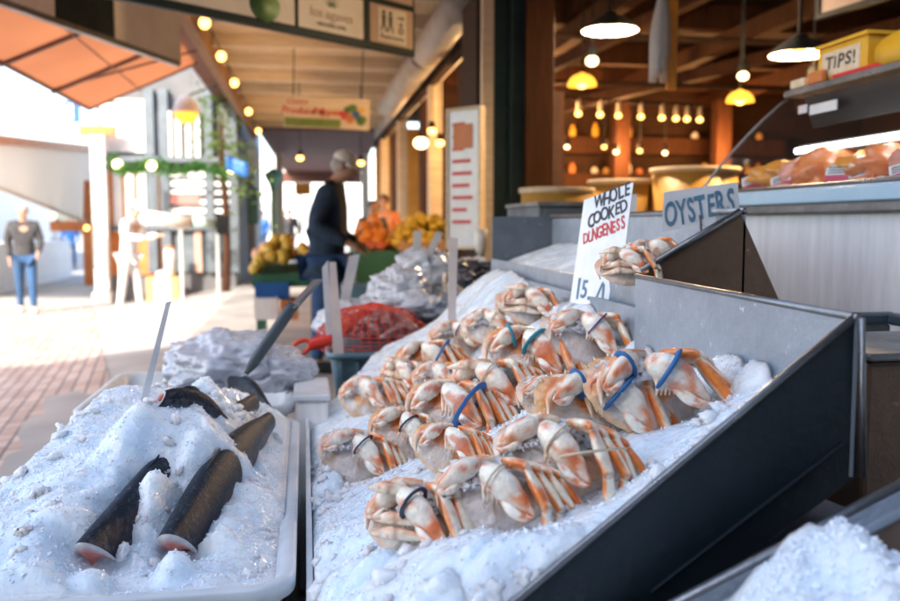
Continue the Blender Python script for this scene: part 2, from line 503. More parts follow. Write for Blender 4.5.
# concrete lane with stains and joints
m, nt, b = newmat('worn_street_concrete')
co = tc(nt)
n = nt.nodes.new('ShaderNodeTexNoise'); n.inputs['Scale'].default_value = 1.1; n.inputs['Detail'].default_value = 9; nt.links.new(co, n.inputs['Vector'])
r = nt.nodes.new('ShaderNodeValToRGB'); r.color_ramp.elements[0].position = .3; r.color_ramp.elements[1].position = .7
r.color_ramp.elements[0].color = (.30, .285, .27, 1); r.color_ramp.elements[1].color = (.44, .42, .40, 1)
nt.links.new(n.outputs[0], r.inputs[0]); nt.links.new(r.outputs[0], b.inputs['Base Color']); b.inputs['Roughness'].default_value = .8
struct('street', mb, m)
# brick paving to the left of a slightly skewed edge
m, nt, b = newmat('brick_paving')
bt = nt.nodes.new('ShaderNodeTexBrick')
bt.inputs['Scale'].default_value = 1.0
bt.inputs['Brick Width'].default_value = 0.20; bt.inputs['Row Height'].default_value = 0.105; bt.inputs['Mortar Size'].default_value = 0.008
bt.inputs['Color1'].default_value = (.46, .31, .24, 1); bt.inputs['Color2'].default_value = (.62, .47, .39, 1); bt.inputs['Mortar'].default_value = (.13, .12, .115, 1)
bt.inputs['Bias'].default_value = -0.1
tcn = nt.nodes.new('ShaderNodeTexCoord'); mp = nt.nodes.new('ShaderNodeMapping'); mp.inputs['Rotation'].default_value = (0, 0, radians(80))
nt.links.new(tcn.outputs['Object'], mp.inputs[0]); nt.links.new(mp.outputs[0], bt.inputs['Vector'])
n = nt.nodes.new('ShaderNodeTexNoise'); n.inputs['Scale'].default_value = 7; n.inputs['Detail'].default_value = 6; nt.links.new(mp.outputs[0], n.inputs['Vector'])
mx = nt.nodes.new('ShaderNodeMixRGB'); mx.blend_type = 'MULTIPLY'; mx.inputs[0].default_value = .5
nt.links.new(bt.outputs[0], mx.inputs[1]); nt.links.new(n.outputs[0], mx.inputs[2])
hs = nt.nodes.new('ShaderNodeHueSaturation'); hs.inputs['Value'].default_value = 1.35; hs.inputs['Saturation'].default_value = 0.9
nt.links.new(mx.outputs[0], hs.inputs['Color']); nt.links.new(hs.outputs[0], b.inputs['Base Color'])
b.inputs['Roughness'].default_value = .7
bp = nt.nodes.new('ShaderNodeBump'); bp.inputs['Distance'].default_value = .012; bp.inputs['Strength'].default_value = .8
nt.links.new(bt.outputs['Fac'], bp.inputs['Height']); bp.invert = True; nt.links.new(bp.outputs[0], b.inputs['Normal'])
mb = MB()
def brick_edge(y): return -1.02 - 0.24 * (y - 5.0)
ys = [-6, 0, 2, 4, 5, 6, 7, 8, 9, 10, 11, 13, 16]
for y0, y1 in zip(ys, ys[1:]):
    e0, e1 = brick_edge(y0), brick_edge(y1)
    N = 12
    for i in range(N):
        a0, a1 = e0 + (-9 - e0) * i / N, e0 + (-9 - e0) * (i + 1) / N
        b0, b1 = e1 + (-9 - e1) * i / N, e1 + (-9 - e1) * (i + 1) / N
        mb.add([(a0, y0, gz(a0) + .006), (b0, y1, gz(b0) + .006), (b1, y1, gz(b1) + .006), (a1, y0, gz(a1) + .006)], [(0, 1, 2, 3)])
struct('brick_paving', mb, m)

# ================================================================ market hall: arcade over the sidewalk and the shop behind it
hall = thing('market_building', 'timber market hall with cream boarded arcade ceiling and dark open shop on the right', 'building')
mb = MB(); mb.box((-1.0, 2.6, 3.30), (1.72, 19.5, 3.42)); mb.build('ceiling', M_['creamB'], hall)
for k in range(14):
    y = 3.2 + k * 1.18
    mb = MB(); mb.box((-0.98, y, 3.17), (1.55, y + .10, 3.298)); mb.build('joist', M_['cream'], hall)
mb = MB(); mb.box((-1.10, 2.5, 3.02), (-0.99, 19.6, 3.46)); mb.build('beam', wood('brown_edge_beam', (.30, .19, .11), (.20, .12, .07), stretch=(12, 1, 12)), hall, bevel=.006)
mb = MB(); mb.box((-1.20, 2.5, 3.30), (-1.102, 19.6, 3.38)); mb.build('gutter', M_['cream'], hall)
mb = MB(); mb.slab([(-1.6, 2.3, 3.47), (9.4, 2.3, 4.6), (9.4, 19.8, 4.6), (-1.6, 19.8, 3.47)], (0, 0, .1)); mb.build('roof', M_['redroof'], hall)
# storefront beyond the big corner pillar
mb = MB(); mb.box((1.56, 6.7, 2.98), (1.74, 19.5, 3.298)); mb.build('lintel', M_['offwhite'], hall, bevel=.005)
mb = MB(); mb.box((1.50, 6.7, 2.84), (1.58, 19.5, 2.96)); mb.build('rail', M_['brownw'], hall)
for y in (10.6, 14.2, 17.4):
    mb = MB(); mb.box((1.50, y, 0), (1.66, y + .18, 2.98)); mb.build('column', M_['cream'], hall, bevel=.008)
for y0, y1 in ((8.8, 9.3), (12.1, 12.5), (16, 16.5)):
    mb = MB(); mb.box((1.62, y0, 0), (1.70, y1, 2.83)); mb.build('wall_panel', M_['brownv'], hall)
M_['grey_beige'] = mat('grey_beige_metal', (.42, .38, .33), .5, col2=(.33, .30, .26), nscale=4)
# round shutter housings along the head of the openings
for y0, y1 in ((6.9, 9.2), (9.4, 13.6)):
    mb = MB(); mb.smooth = True
    mb.tube([(1.28, y0, 2.96), (1.28, y1, 2.96)], .155, n=20); mb.build('shutter_housing', M_['grey_beige'], hall)
# corner pillar, in painted and bare boards
mb = MB(); mb.box((1.22, 6.0, 0), (1.30, 6.08, 3.298)); mb.build('pillar_board', M_['cream'], hall, bevel=.004)
mb = MB(); mb.box((1.301, 5.99, 0), (1.40, 6.3, 3.298)); mb.build('pillar_board', M_['tealgrey'], hall, bevel=.004)
mb = MB(); mb.box((1.401, 5.93, 0), (1.50, 6.3, 3.298)); mb.build('pillar_board', M_['teal'], hall, bevel=.004)
mb = MB(); mb.box((1.501, 5.90, 0), (1.70, 6.4, 3.298)); mb.build('pillar_board', M_['brownv'], hall, bevel=.004)
mb = MB(); mb.box((1.24, 6.31, 0), (1.50, 6.9, 2.84)); mb.build('pillar_board', M_['brownw'], hall)
# shop interior
mb = MB(); mb.box((1.75, -4, 3.42), (9.2, 19.5, 3.5)); mb.build('shop_ceiling', M_['darkc'], hall)
mb = MB(); mb.box((1.75, 13.2, 0), (9.2, 13.3, 3.419)); mb.build('shop_wall', M_['brownw'], hall)
mb = MB(); mb.box((2.9, 13.301, 0), (3.0, 19.5, 3.419)); mb.build('shop_wall', M_['mustard'], hall)
mb = MB(); mb.box((1.56, 19.51, 0), (3.0, 19.6, 3.29)); mb.build('shop_wall', M_['mustard'], hall)
mb = MB(); mb.box((9.0, -4, 0), (9.1, 13.199, 3.419)); mb.build('shop_wall', M_['brownw'], hall)
for y in (4.6, 6.6, 8.6, 10.6, 12.4):
    mb = MB(); mb.box((1.76, y, 3.16), (8.99, y + .16, 3.418)); mb.build('shop_beam', M_['brownv'], hall)
for x in (2.6, 4.3, 6.1, 7.8):
    mb = MB(); mb.box((x, -3.9, 2.98), (x + .13, 13.19, 3.158)); mb.build('shop_beam', M_['brownv'], hall)
for a, b, w in (((1.9, 9.2, 2.5), (3.5, 5.6, 3.12), .10), ((2.6, 11.8, 2.55), (5.9, 7.2, 3.1), .13), ((4.1, 5.0, 2.8), (7.2, 5.0, 2.95), .07)):
    mb = MB(); mb.bar(a, b, w); mb.build('brace', M_['brownv'], hall)
for px in (614, 715):
    p = at(px, 224, Y=12.0); mb = MB(); mb.box((p.x, 12.0, 0), (p.x + .22, 12.2, 2.97)); mb.build('shop_post', M_['brownv'], hall)
for z, y in ((2.86, 7.7), (2.72, 9.4)):
    mb = MB(); mb.smooth = True; mb.tube([(1.8, y, z), (8.9, y, z)], .03, n=8); mb.build('pipe', M_['brownw'], hall)
# fascia board with wares along the far wall of the shop
mb = MB(); mb.box((2.5, 12.9, 1.75), (7.5, 13.19, 1.95)); mb.build('shelf', M_['brownv'], hall)
mb = MB(); mb.box((2.5, 12.9, 2.25), (7.5, 13.19, 2.5)); mb.build('shelf', M_['brownv'], hall)
for k in range(52):
    if k % 26 in (3, 4, 9, 15, 16, 17, 22) or k > 34 and k % 3: continue
    x = 2.6 + (k % 26) * .18; z0 = 1.951 if k < 26 else 2.501
    mb = MB(); h = random.uniform(.08, .26); mb.lathe([(0, 0), (.05, 0), (.055, h*.6), (.03, h*.8), (.03, h), (0, h)], (x, 13.0, z0), n=10)
    o = mb.build('jar', random.choice([M_['mustard'], M_['orange'], M_['yellow'], M_['white']]))
    tag(o, 'small jar on the shelf along the far wall of the dark shop', 'jar', 'jars on the far shop shelf')
# lower, redder roof at the far end of the arcade
fr = thing('far_canopy', 'dark red boarded canopy closing the far end of the arcade', 'canopy', (0, 20, 0))
mb = MB(); mb.slab([(-1.0, 19.9, 3.25), (1.7, 19.9, 3.25), (1.9, 30, 2.9), (-.6, 30, 2.9)], (0, 0, .1)); mb.build('roof', M_['redroof'], fr)
for x in (-.75, 1.55):
    mb = MB(); mb.box((x, 24, 0), (x + .2, 24.2, 3.05)); mb.build('column', M_['cream'], fr)
mb = MB(); mb.box((-1.0, 29.7, 2.55), (1.9, 29.9, 2.89)); mb.build('fascia', M_['awnframe'], fr)

# warm goods seen through the storefront openings
for (ya, n, lab, cat, m1) in ((8.0, 14, 'yellow packet hung on the rack behind the menu board', 'packet', 'yellow'),):
    for i in range(n):
        y = 7.5 + (i % 4) * .30; z = .95 + (i // 4) * .34
        mb = MB(); mb.smooth = True
        mb.ball((1.95, y, z), (.09, .12, .14), amp=.25, seed=i)
        o = mb.build('packet', M_[['yellow', 'mustard', 'orange'][i % 3]]); tag(o, lab, cat, 'yellow packets on the storefront rack')
rk = thing('goods_rack', 'dark wooden rack of yellow packets in the storefront opening beside the pillar', 'rack', (2.0, 8, 0))
for z in (.80, 1.14, 1.48, 1.82, 2.16):
    mb = MB(); mb.box((1.82, 7.3, z - .03), (2.15, 8.7, z)); mb.build('shelf', M_['brownv'], rk)
for y in (7.28, 8.7):
    mb = MB(); mb.box((1.82, y, 0), (2.15, y + .04, 2.3)); mb.build('side_panel', M_['brownw'], rk)
mb = MB(); mb.box((2.151, 7.28, 0), (2.19, 8.74, 2.3)); mb.build('back_panel', M_['brownv'], rk)

# ================================================================ orange awning over the street side
aw = thing('orange_awning', 'sunlit orange cloth awning on a dark frame above the street', 'awning', (-1.8, 5, 2.6))
aw.matrix_basis = Matrix.Translation((-1.8, 5, 2.6))
A0, A1 = Vector((-2.62, 3.5, 2.60)), Vector((-2.62, 11.6, 2.60))
B0, B1 = Vector((-1.24, 3.5, 3.10)), Vector((-1.24, 11.0, 3.10))
def awf(u, v):
    lo = A0.lerp(A1, v); hi = B0.lerp(B1, v)
    p = lo.lerp(hi, u); bay = (v * 5) % 1.0
    p.z -= .05 * sin(pi * bay) * sin(pi * u); return p
mb = MB(); mb.smooth = True; mb.grid(awf, 12, 90); mb.build('cloth', M_['awning'], aw)
mb = MB(); mb.bar(A0, A1, .035); mb.build('edge_rail', M_['awnframe'], aw)
mb = MB(); mb.bar(A1, B1, .04); mb.build('edge_rail', M_['awnframe'], aw)
for k in range(0, 5):
    v = k / 5
    mb = MB(); mb.bar(A0.lerp(A1, v) - Vector((0, 0, .035)), B0.lerp(B1, v) - Vector((0, 0, .035)), .035)
    mb.build('rib', M_['awnframe'], aw)
for u in (.5,):
    mb = MB(); mb.bar(A0.lerp(B0, u) - Vector((0, 0, .06)), A1.lerp(B1, u) - Vector((0, 0, .06)), .012); mb.build('purlin', M_['awnframe'], aw)
# two stays that carry it from the edge beam
for v in (.2, .8):
    mb = MB(); p = A0.lerp(A1, v); mb.bar(p, (-1.12, p.y, 3.05), .02); mb.build('stay', M_['awnframe'], aw)

# pale banner box hanging beneath the awning, its lower edge a metal rail
P0, P1 = at(15, 0, Z=2.58), at(178, 62, Z=2.50)
P1 = Vector((P1.x, P1.y, 2.50)); d = (P1 - P0); d.z = 0; d.normalize(); P0 = P0 - d * .8
bn = thing('fascia_banner', 'pale and black panelled banner hung along a metal rail beneath the orange awning', 'banner', tuple(P1))
up = Vector((0, 0, .42)); nrm = Vector((d.y, -d.x, 0)) * .03
P2 = at(178, 62, Z=2.5)
q0, q1 = at(55, 15, Z=2.55), at(111, 36, Z=2.53)
def onl(t): p = P0.lerp(P1, t); return p
L = (P1 - P0).length
def tpar(px, py):   # fraction along the rail of the sight line
    r_ = ray(px, py); a = P0.xy; dd = (P1 - P0).xy; rr = r_.xy
    det = dd.x * (-rr.y) - dd.y * (-rr.x)
    t = ((0 - a.x) * (-rr.y) - (0 - a.y) * (-rr.x)) / det
    return t
t1, t2 = tpar(52, 14), tpar(111, 36)
for a, b, mm in ((0, t1 - .003, 'white'), (t1, t2, 'teal'), (t2 + .003, 1, 'white')):
    pa, pb = onl(a), onl(b)
    mb = MB(); mb.slab([pa, pb, pb + up, pa + up], nrm); mb.build('panel', M_[mm], bn)
mb = MB(); mb.bar(P0 - Vector((0, 0, .02)), P1 - Vector((0, 0, .02)), .05, .04); mb.build('rail', M_['rimsteel'], bn)
for t in (.45, .9):
    p = onl(t) + up; mb = MB(); mb.bar(p, (p.x, p.y, 3.2), .012); mb.build('hanger', M_['black'], bn)

# ================================================================ hanging direction sign
S1 = at(415, 57, Y=6.0); S0 = at(130, 0, Y=4.75)
zb = S1.z
S0 = Vector((S0.x, S0.y, zb)); dx = (S1 - S0); dx.z = 0; wS = dx.length
k = 1.35
O_ = S1 - dx * k; W_ = wS * k
Ms = frame(O_, dx, (0, 0, 1))
sg = thing('hanging_direction_sign', 'dark framed overhead sign with picture panels, shop emblem and restrooms symbols', 'sign', M=Ms)
H = .62
mb = MB(); mb.box((0, 0, 0), (W_, .05, H)); mb.build('board', M_['teal'], sg, local=True, bevel=.004)
# cells: fractions along the bottom row measured from the right end
def cell(x0, x1, z0, z1, m): 
    b_ = MB(); b_.box((x0, -.006, z0), (x1, -.0005, z1)); return b_.build('panel', M_[m], sg, local=True)
M_['signbeige'] = mat('sign_beige', (.60, .57, .52), .5, col2=(.52, .49, .45), nscale=6)
M_['signpink'] = mat('sign_tan', (.42, .31, .26), .5, col2=(.36, .26, .21), nscale=6)
xr = W_
r1, r2, r3 = xr - .025, xr - .42, xr - .445
cell(xr - .41, r1, .045, .29, 'signpink')
mb = MB(); mb.box((xr - .345, -.009, .06), (xr - .09, -.0065, .275)); mb.build('panel', M_['signbeige'], sg, local=True)
cell(xr - .98, xr - .47, .045, .29, 'signbeige')
cell(xr - 2.15, xr - 1.01, .045, .56, 'signbeige')
cell(xr - .98, r1, .33, .56, 'signpink')
text('Restrooms', sg, facing(xr - .218, -.0105, .092), .048, M_['ink'])
text('RKET', sg, facing(xr - .19, -.008, .42), .15, M_['awnframe'])
text('los agaves', sg, facing(xr - .725, -.008, .15), .085, M_['signpink'])
text('GROUND LEVEL', sg, facing(xr - .725, -.008, .085), .032, M_['ink'])
# agave crown above the name
mb = MB()
for i in range(7):
    a = radians(30 + i * 20); r0 = .015; r1_ = .07
    mb.slab([(xr-.725 + cos(a+.25)*r0, -.0065, .19 + sin(a+.25)*r0), (xr-.725 + cos(a)*r1_, -.0065, .19 + sin(a)*r1_), (xr-.725 + cos(a-.25)*r0, -.0065, .19 + sin(a-.25)*r0)], (0, -.002, 0))
mb.build('emblem', M_['leaf'], sg, local=True)
# two walking figures and an arrow
mb = MB()
for cx in (xr - .295, xr - .235):
    mb.lathe([(0, 0), (.014, 0), (.014, .003), (0, .003)], (cx, -.0095, .245), n=12, M=Matrix.Rotation(pi/2, 4, 'X'))
    mb.slab([(cx-.018, -.0095, .228), (cx+.018, -.0095, .228), (cx+.012, -.0095, .17), (cx-.012, -.0095, .17)], (0, -.002, 0))
    mb.slab([(cx-.012, -.0095, .17), (cx, -.0095, .17), (cx-.018, -.0095, .125), (cx-.028, -.0095, .125)], (0, -.002, 0))
    mb.slab([(cx, -.0095, .17), (cx+.012, -.0095, .17), (cx+.03, -.0095, .125), (cx+.02, -.0095, .125)], (0, -.002, 0))
cx = xr - .14
mb.slab([(cx-.03, -.0095, .222), (cx+.01, -.0095, .222), (cx+.01, -.0095, .232), (cx-.03, -.0095, .232)], (0, -.002, 0))
mb.slab([(cx+.01, -.0095, .212), (cx+.03, -.0095, .227), (cx+.01, -.0095, .242)], (0, -.002, 0))
mb.lathe([(0, 0), (.012, 0), (.012, .003), (0, .003)], (cx, -.0095, .185), n=12, M=Matrix.Rotation(pi/2, 4, 'X'))
mb.lathe([(.014, 0), (.022, 0), (.022, .003), (.014, .003), (.014, 0)], (cx, -.0095, .145), n=16, M=Matrix.Rotation(pi/2, 4, 'X'))
mb.build('symbols', M_['ink'], sg, local=True)
# painted jug and leaves on the long panel
mb = MB(); cx = xr - 1.22
mb.smooth = True
pts = []
for i in range(24):
    a = 2*pi*i/24; pts.append((cx + .105*cos(a)*(1 if sin(a) < .4 else .8), -.0065, .13 + .10*sin(a)))
mb.slab(pts, (0, -.002, 0)); mb.build('painted_jug', M_['leaf'], sg, local=True)
mb = MB(); cx = xr - 1.75
for a in (150, 170, 190, 10, -8, 28): 
    a = radians(a); mb.slab([(cx, -.0065, .13), (cx+.12*cos(a-.12), -.0065, .16+.12*sin(a-.12)), (cx+.3*cos(a), -.0065, .16+.2*sin(a)), (cx+.12*cos(a+.12), -.0065, .16+.12*sin(a+.12))], (0, -.002, 0))
mb.build('painted_leaves', M_['leaf'], sg, local=True)
for x in (W_ * .25, W_ * .8):
    mb = MB(); mb.box((x, .02, H), (x + .02, .03, 3.29 - zb)); mb.build('hanger', M_['black'], sg, local=True)

# ================================================================ produce banner under the ceiling
c0, c1 = at(283, 92, Y=10.3), at(369, 97, Y=10.3)
w = c1.x - c0.x; h = w * .36
sb = thing('produce_sign', 'cream hanging shop sign with red lettering, green stripe and painted peppers', 'sign', M=frame((c0.x, c0.y, c1.z - h), (1, 0, -.03), (0, 0, 1)))
mb = MB(); mb.box((0, 0, 0), (w, .03, h)); mb.build('board', M_['cream'], sb, local=True)
mb = MB(); mb.box((.01, -.004, .01), (w * .66, -.0005, h * .3)); mb.build('stripe', mat('sign_green', (.18, .26, .05), .5, col2=(.14, .21, .04)), sb, local=True)
text('Choice', sb, facing(w * .15, -.003, h * .82), .085, M_['redink'], shear=.2)
text('Produce &', sb, facing(w * .22, -.003, h * .53), .115, M_['redink'], shear=.2, weight=.002)
text('Peppers', sb, facing(w * .52, -.003, h * .53), .115, mat('sign_red', (.6, .10, .03), .5), shear=.2, weight=.003)
for i, (x, z, r_, mm) in enumerate(((.70, .45, .05, 'redink'), (.77, .35, .055, 'orange'), (.84, .5, .05, 'blue'), (.80, .68, .05, 'leaf'), (.90, .3, .06, 'leaf'), (.74, .62, .04, 'leaf'), (.9, .62, .035, 'yellow'))):
    mb = MB(); mb.slab([(w*x + r_*cos(a)*(1 + .2*sin(3*a)), -.004 - i*.0002, h*z + r_*sin(a)) for a in [2*pi*q/16 for q in range(16)]], (0, .003, 0)); mb.build('painted_pepper', M_[mm], sb, local=True)
for x in (.1, .9):
    mb = MB(); mb.box((w*x, .01, h), (w*x + .012, .02, 3.29 - (c1.z - h))); mb.build('hanger', M_['black'], sb, local=True)

# ================================================================ string of bulbs along the edge beam
sl = thing('bulb_string', 'string of warm bulbs along the outer beam of the arcade', 'string lights', (-.9, 8, 3.0))
bps = [(222, 40), (231, 72), (241, 92), (246, 118), (259, 134)]
pts = []
for i, y in enumerate((6.0, 8.3, 9.9, 11.7, 14.6, 17.6)):
    pts.append(Vector((-.86, y, 2.98)))
mb = MB(); mb.smooth = True; mb.tube([(-.9, 4.0, 3.1)] + [p + Vector((0, 0, .06)) for p in pts] + [(-.9, 19, 3.1)], .008, n=6, sub=3); mb.build('cable', M_['black'], sl)
for p in pts:
    mb = MB(); mb.smooth = True; mb.lathe([(0, .07), (.022, .07), (.022, .02), (.02, .01)], p, n=10); s_ = mb.build('socket', M_['black'], sl)
    mb = MB(); mb.smooth = True; mb.ball(p, (.05, .05, .055)); mb.build('bulb', M_['bulb'], sl)

# ================================================================ lamps of the shop
def pointlight(p, power, col=(1, .62, .28), r=.06, parent=None):
    l = bpy.data.lights.new('lamp_or_fill_light', 'POINT'); l.energy = power; l.color = col; l.shadow_soft_size = r
    o = bpy.data.objects.new('lamp_or_fill_light', l); o.location = p; COL.objects.link(o)
    if parent: o.parent = parent; o.matrix_parent_inverse = wmat(parent).inverted()
def shade_lamp(px, py, Y, rad, label, bulbm, shadem, power, col, zr=3.4):
    p = at(px, py, Y=Y)
    t = thing('pendant_lamp', label, 'lamp', tuple(p))
    prof = [(.045, .12), (.06, .10), (rad*.55, .075), (rad*.95, .012), (rad, 0)]
    mb = MB(); mb.smooth = True; mb.lathe([(0, .125)] + prof, p, n=32); mb.build('shade', shadem, t)
    inn = [(r*.97, z - .006) for r, z in prof[::-1]]
    mb = MB(); mb.smooth = True; mb.lathe(inn + [(0, .115)], p, n=32); mb.build('shade_lining', M_['lampsheen'], t)
    mb = MB(); mb.smooth = True; mb.ball(p + Vector((0, 0, .03)), (.05, .05, .065)); mb.build('bulb', bulbm, t)
    mb = MB(); mb.tube([p + Vector((0, 0, .12)), (p.x, p.y, zr)], .014, n=8); mb.build('stem', M_['black'], t)
    pointlight(p - Vector((0, 0, .05)), power, col, .05, t)
shade_lamp(610, 30, 6.0, .20, 'wide enamel pendant lamp with white lining near the corner pillar', M_['bulbw'], M_['lampout'], 45, (1, .72, .45))
shade_lamp(799, 54, 5.3, .19, 'wide enamel pendant lamp glowing yellow beside the tips box', M_['bulb'], M_['lampout'], 48, (1, .6, .25))
def dome_lamp(px, py, Y, rad, label):
    p = at(px, py, Y=Y)
    t = thing('dome_lamp', label, 'lamp', tuple(p))
    mb = MB(); mb.smooth = True; mb.lathe([(.02, rad*.9)] + [(rad*sin(a), rad*.85*cos(a)) for a in [k*pi/2/8 for k in range(1, 9)]], p, n=24); mb.build('shade', M_['amber'], t)
    mb = MB(); mb.smooth = True; mb.ball(p + Vector((0, 0, .02)), .045); mb.build('bulb', M_['bulb'], t)
    mb = MB(); mb.tube([p + Vector((0, 0, rad*.85)), (p.x, p.y, 3.4)], .009, n=6); mb.build('cord', M_['black'], t)
dome_lamp(582, 86, 7.4, .125, 'amber dome lamp hanging below the wide pendant near the pillar')
dome_lamp(740, 102, 7.0, .115, 'amber dome lamp hanging left of the tips box')
def spot_bulb(px, py, Y, label, r=.06, grp='single bulbs on cords in the shop', bm='bulbw'):
    p = at(px, py, Y=Y)
    t = thing('hanging_bulb', label, 'bulb', tuple(p), group=grp)
    mb = MB(); mb.smooth = True; mb.ball(p, (r, r, r*.8)); mb.build('bulb', M_[bm], t)
    mb = MB(); mb.smooth = True; mb.lathe([(0, .11), (.03, .11), (.045, .03)], p, n=12); mb.build('socket', M_['black'], t)
    mb = MB(); mb.tube([p + Vector((0, 0, .1)), (p.x, p.y, 3.4)], .007, n=6); mb.build('cord', M_['black'], t)
spot_bulb(592, 61, 6.8, 'bare round bulb just under the wide enamel lamp near the pillar', .05)
spot_bulb(743, 76, 6.5, 'bare round bulb right above the amber dome left of the tips box', .042)
spot_bulb(813, 82, 5.6, 'bare round bulb right beside the tips box', .04)
for i, (px, py) in enumerate(((567, 147), (604, 147), (616, 152), (640, 151), (665, 153))):
    spot_bulb(px, py, 11.6, 'small far bulb low above the mustard tubs', .032, 'small far bulbs above the mustard tubs', 'bulb' if i % 2 else 'bulbw')
def rail(name, label, a, b, pxs, yline, bm='bulb', r=.036):
    A, B = a, b
    t = thing(name, label, 'lights', tuple(A))
    mb = MB(); mb.bar(A, B, .03); mb.build('rail', M_['brownw'], t)
    for px in pxs:
        f = (px - pxs[0]) / (pxs[-1] - pxs[0]); p = A.lerp(B, f)
        q = p - Vector((0, 0, .16))
        mb = MB(); mb.smooth = True; mb.tube([p, q + Vector((0, 0, .04))], [.02, .03], n=8); mb.build('socket', M_['cream'], t)
        mb = MB(); mb.smooth = True; mb.ball(q, (r, r, r*.85)); mb.build('bulb', M_[bm], t)
ra, rb = at(531, 96, Y=9.2), at(700, 106, Y=9.9)
rail('bulb_rail', 'rail of many close warm bulbs across the dark shop', ra, rb, [531, 551, 575, 596, 614, 637, 659, 674, 686, 700], 107)
for k in range(3):
    pointlight((2.8 + k * 1.5, 11.6, 2.2), 40, (1, .46, .15), .15)  # added warm fill near the back wall, no fixture at these points
    bpy.data.objects[-1] if False else None
# bulbs in the storefront beyond
for i, (px, py) in enumerate(((421, 143), (432, 131), (440, 143), (361, 163), (300, 158))):
    spot_bulb(px, py, 10.2 if i < 3 else 13.0, 'warm bulb glowing in the storefront beyond the menu board' if i < 3 else 'bulb glowing near the head of the man in the white cap', (.085 if i == 0 else .05), 'bulbs in the far storefront' if i < 3 else 'bulbs at the far end of the arcade', 'bulbw' if i == 0 else 'bulb')
pointlight((2.4, 9.5, 2.2), 30, (1, .55, .22), .12)  # point light with no bulb of its own, inside the storefront
pointlight((2.3, 15.5, 2.4), 30, (1, .55, .22), .12)  # likewise without a bulb, farther along the storefront

# ================================================================ hanging roll of clear bags
p = at(662, 45, Y=4.6)
hb = thing('hanging_bag_roll', 'bundle of clear plastic bags with a yellow strip hanging from the shop ceiling', 'bag bundle', tuple(p))
M_['clearbag'] = mat('cloudy_plastic_film', (.62, .60, .60), .25, alpha=.55, coat=.4, col2=(.5, .5, .52), nscale=30, stretch=(6, 6, 1))
mb = MB(); mb.smooth = True
for k in range(6):
    a = k * 1.05
    top = Vector((p.x, p.y, p.z + .30)); bot = Vector((p.x + .03 * cos(a) - .02, p.y + .03 * sin(a), p.z - .20 + .03 * (k % 3)))
    mb.tube([top, top.lerp(bot, .5) + Vector((.01*cos(a), 0, 0)), bot], [.02, .035, .022], n=8, sub=4)
mb.build('bags', M_['clearbag'], hb)
mb = MB(); mb.box((p.x + .03, p.y - .01, p.z - .24), (p.x + .085, p.y + .01, p.z + .35)); mb.build('strip', mat('orange_strip', (.70, .28, .02), .4, col2=(.62, .22, .02)), hb, bevel=.004)
mb = MB(); mb.tube([p + Vector((0, 0, .3)), (p.x, p.y, 3.4)], .006, n=6); mb.build('cord', M_['black'], hb)
mb = MB(); mb.smooth = True; mb.ball(p + Vector((-.015, -.02, -.09)), (.03, .03, .05), amp=.3); mb.build('knot', M_['greywall'], hb)

# ================================================================ menu board by the pillar
a, b = at(449, 112, Y=5.75), at(479, 105, Y=5.55)
Z0 = at(462, 246, Y=5.65).z
mn = thing('menu_board', 'tall pale price board in a wooden frame leaning by the corner pillar', 'price board', M=frame((a.x, a.y, Z0), (b - a).to_3d() * Vector((1, 1, 0)), (0, 0, 1)))
W = (Vector((b.x, b.y)) - Vector((a.x, a.y))).length; Hh = a.z - Z0
mb = MB(); mb.box((0, 0, 0), (W, .03, Hh)); mb.build('board', M_['paper'], mn, local=True)
for lo, hi in (((-.02, -.01, 0), (0, .04, Hh)), ((W, -.01, 0), (W + .02, .04, Hh)), ((-.02, -.01, Hh), (W + .02, .04, Hh + .02)), ((-.02, -.01, -.02), (W + .02, .04, 0))):
    mb = MB(); mb.box(lo, hi); mb.build('frame', M_['cream'], mn, local=True)
mb = MB()
for k in range(9):
    z = Hh * (.9 - k * .09); x1 = W * random.uniform(.5, .85)
    mb.box((W * .12, -.003, z - .012), (x1, -.0005, z + .012))
mb.build('writing', M_['redink'], mn, local=True)
mb = MB(); mb.box((W*.15, -.004, Hh*.72), (W*.8, -.001, Hh*.9)); mb.build('picture', M_['orange'], mn, local=True)
mb = MB(); mb.box((W*.2, .031, -Z0), (W*.3, .06, Hh)); mb.build('post', M_['brownw'], mn, local=True)
# ================================================================ across the street and far end
Yf = 17.0
def rect_on(Y, x0, y0, x1, y1, t=.1, name='panel', m='white', parent=None, push=0.0):
    a, b = at(x0, y1, Y=Y), at(x1, y0, Y=Y)
    # keep plumb: use mean x at mid height
    mb = MB(); mb.box((a.x, Y - push - t, a.z), (b.x, Y - push, b.z))
    return mb.build(name, M_[m] if isinstance(m, str) else m, parent)
fb = thing('street_building', 'pale building across the street with slatted windows and upper columns', 'building', (-3.5, Yf, -.25))
M_['palewall'] = mat('pale_render', (.15, .15, .155), .8, col2=(.10, .10, .11), nscale=1.5)
mb = MB(); XF0 = at(101, 224, Y=Yf).x; mb.box((XF0, Yf, -.25), (-1.3, Yf + 4, 6.0)); mb.build('wall', M_['palewall'], fb)
rect_on(Yf, 103, 100, 146, 152, .06, 'upper_panel', 'white', fb)
for x in (150, 164, 208, 232):
    rect_on(Yf, x, 90, x + 4, 272, .16, 'frame_post', 'binsteel', fb)
for y in (158, 226):
    rect_on(Yf, 106, y, 236, y + 4, .20, 'floor_beam', 'binsteel', fb)
for x in (168, 177, 187, 196, 206):
    rect_on(Yf, x, 112, x + 4, 158, .14, 'column', 'white', fb)
rect_on(Yf, 150, 112, 163, 158, .05, 'upper_window', mat('dull_glass', (.18, .19, .22), .2), fb)
rect_on(Yf, 112, 172, 162, 275, .04, 'timber_screen', 'orange', fb)
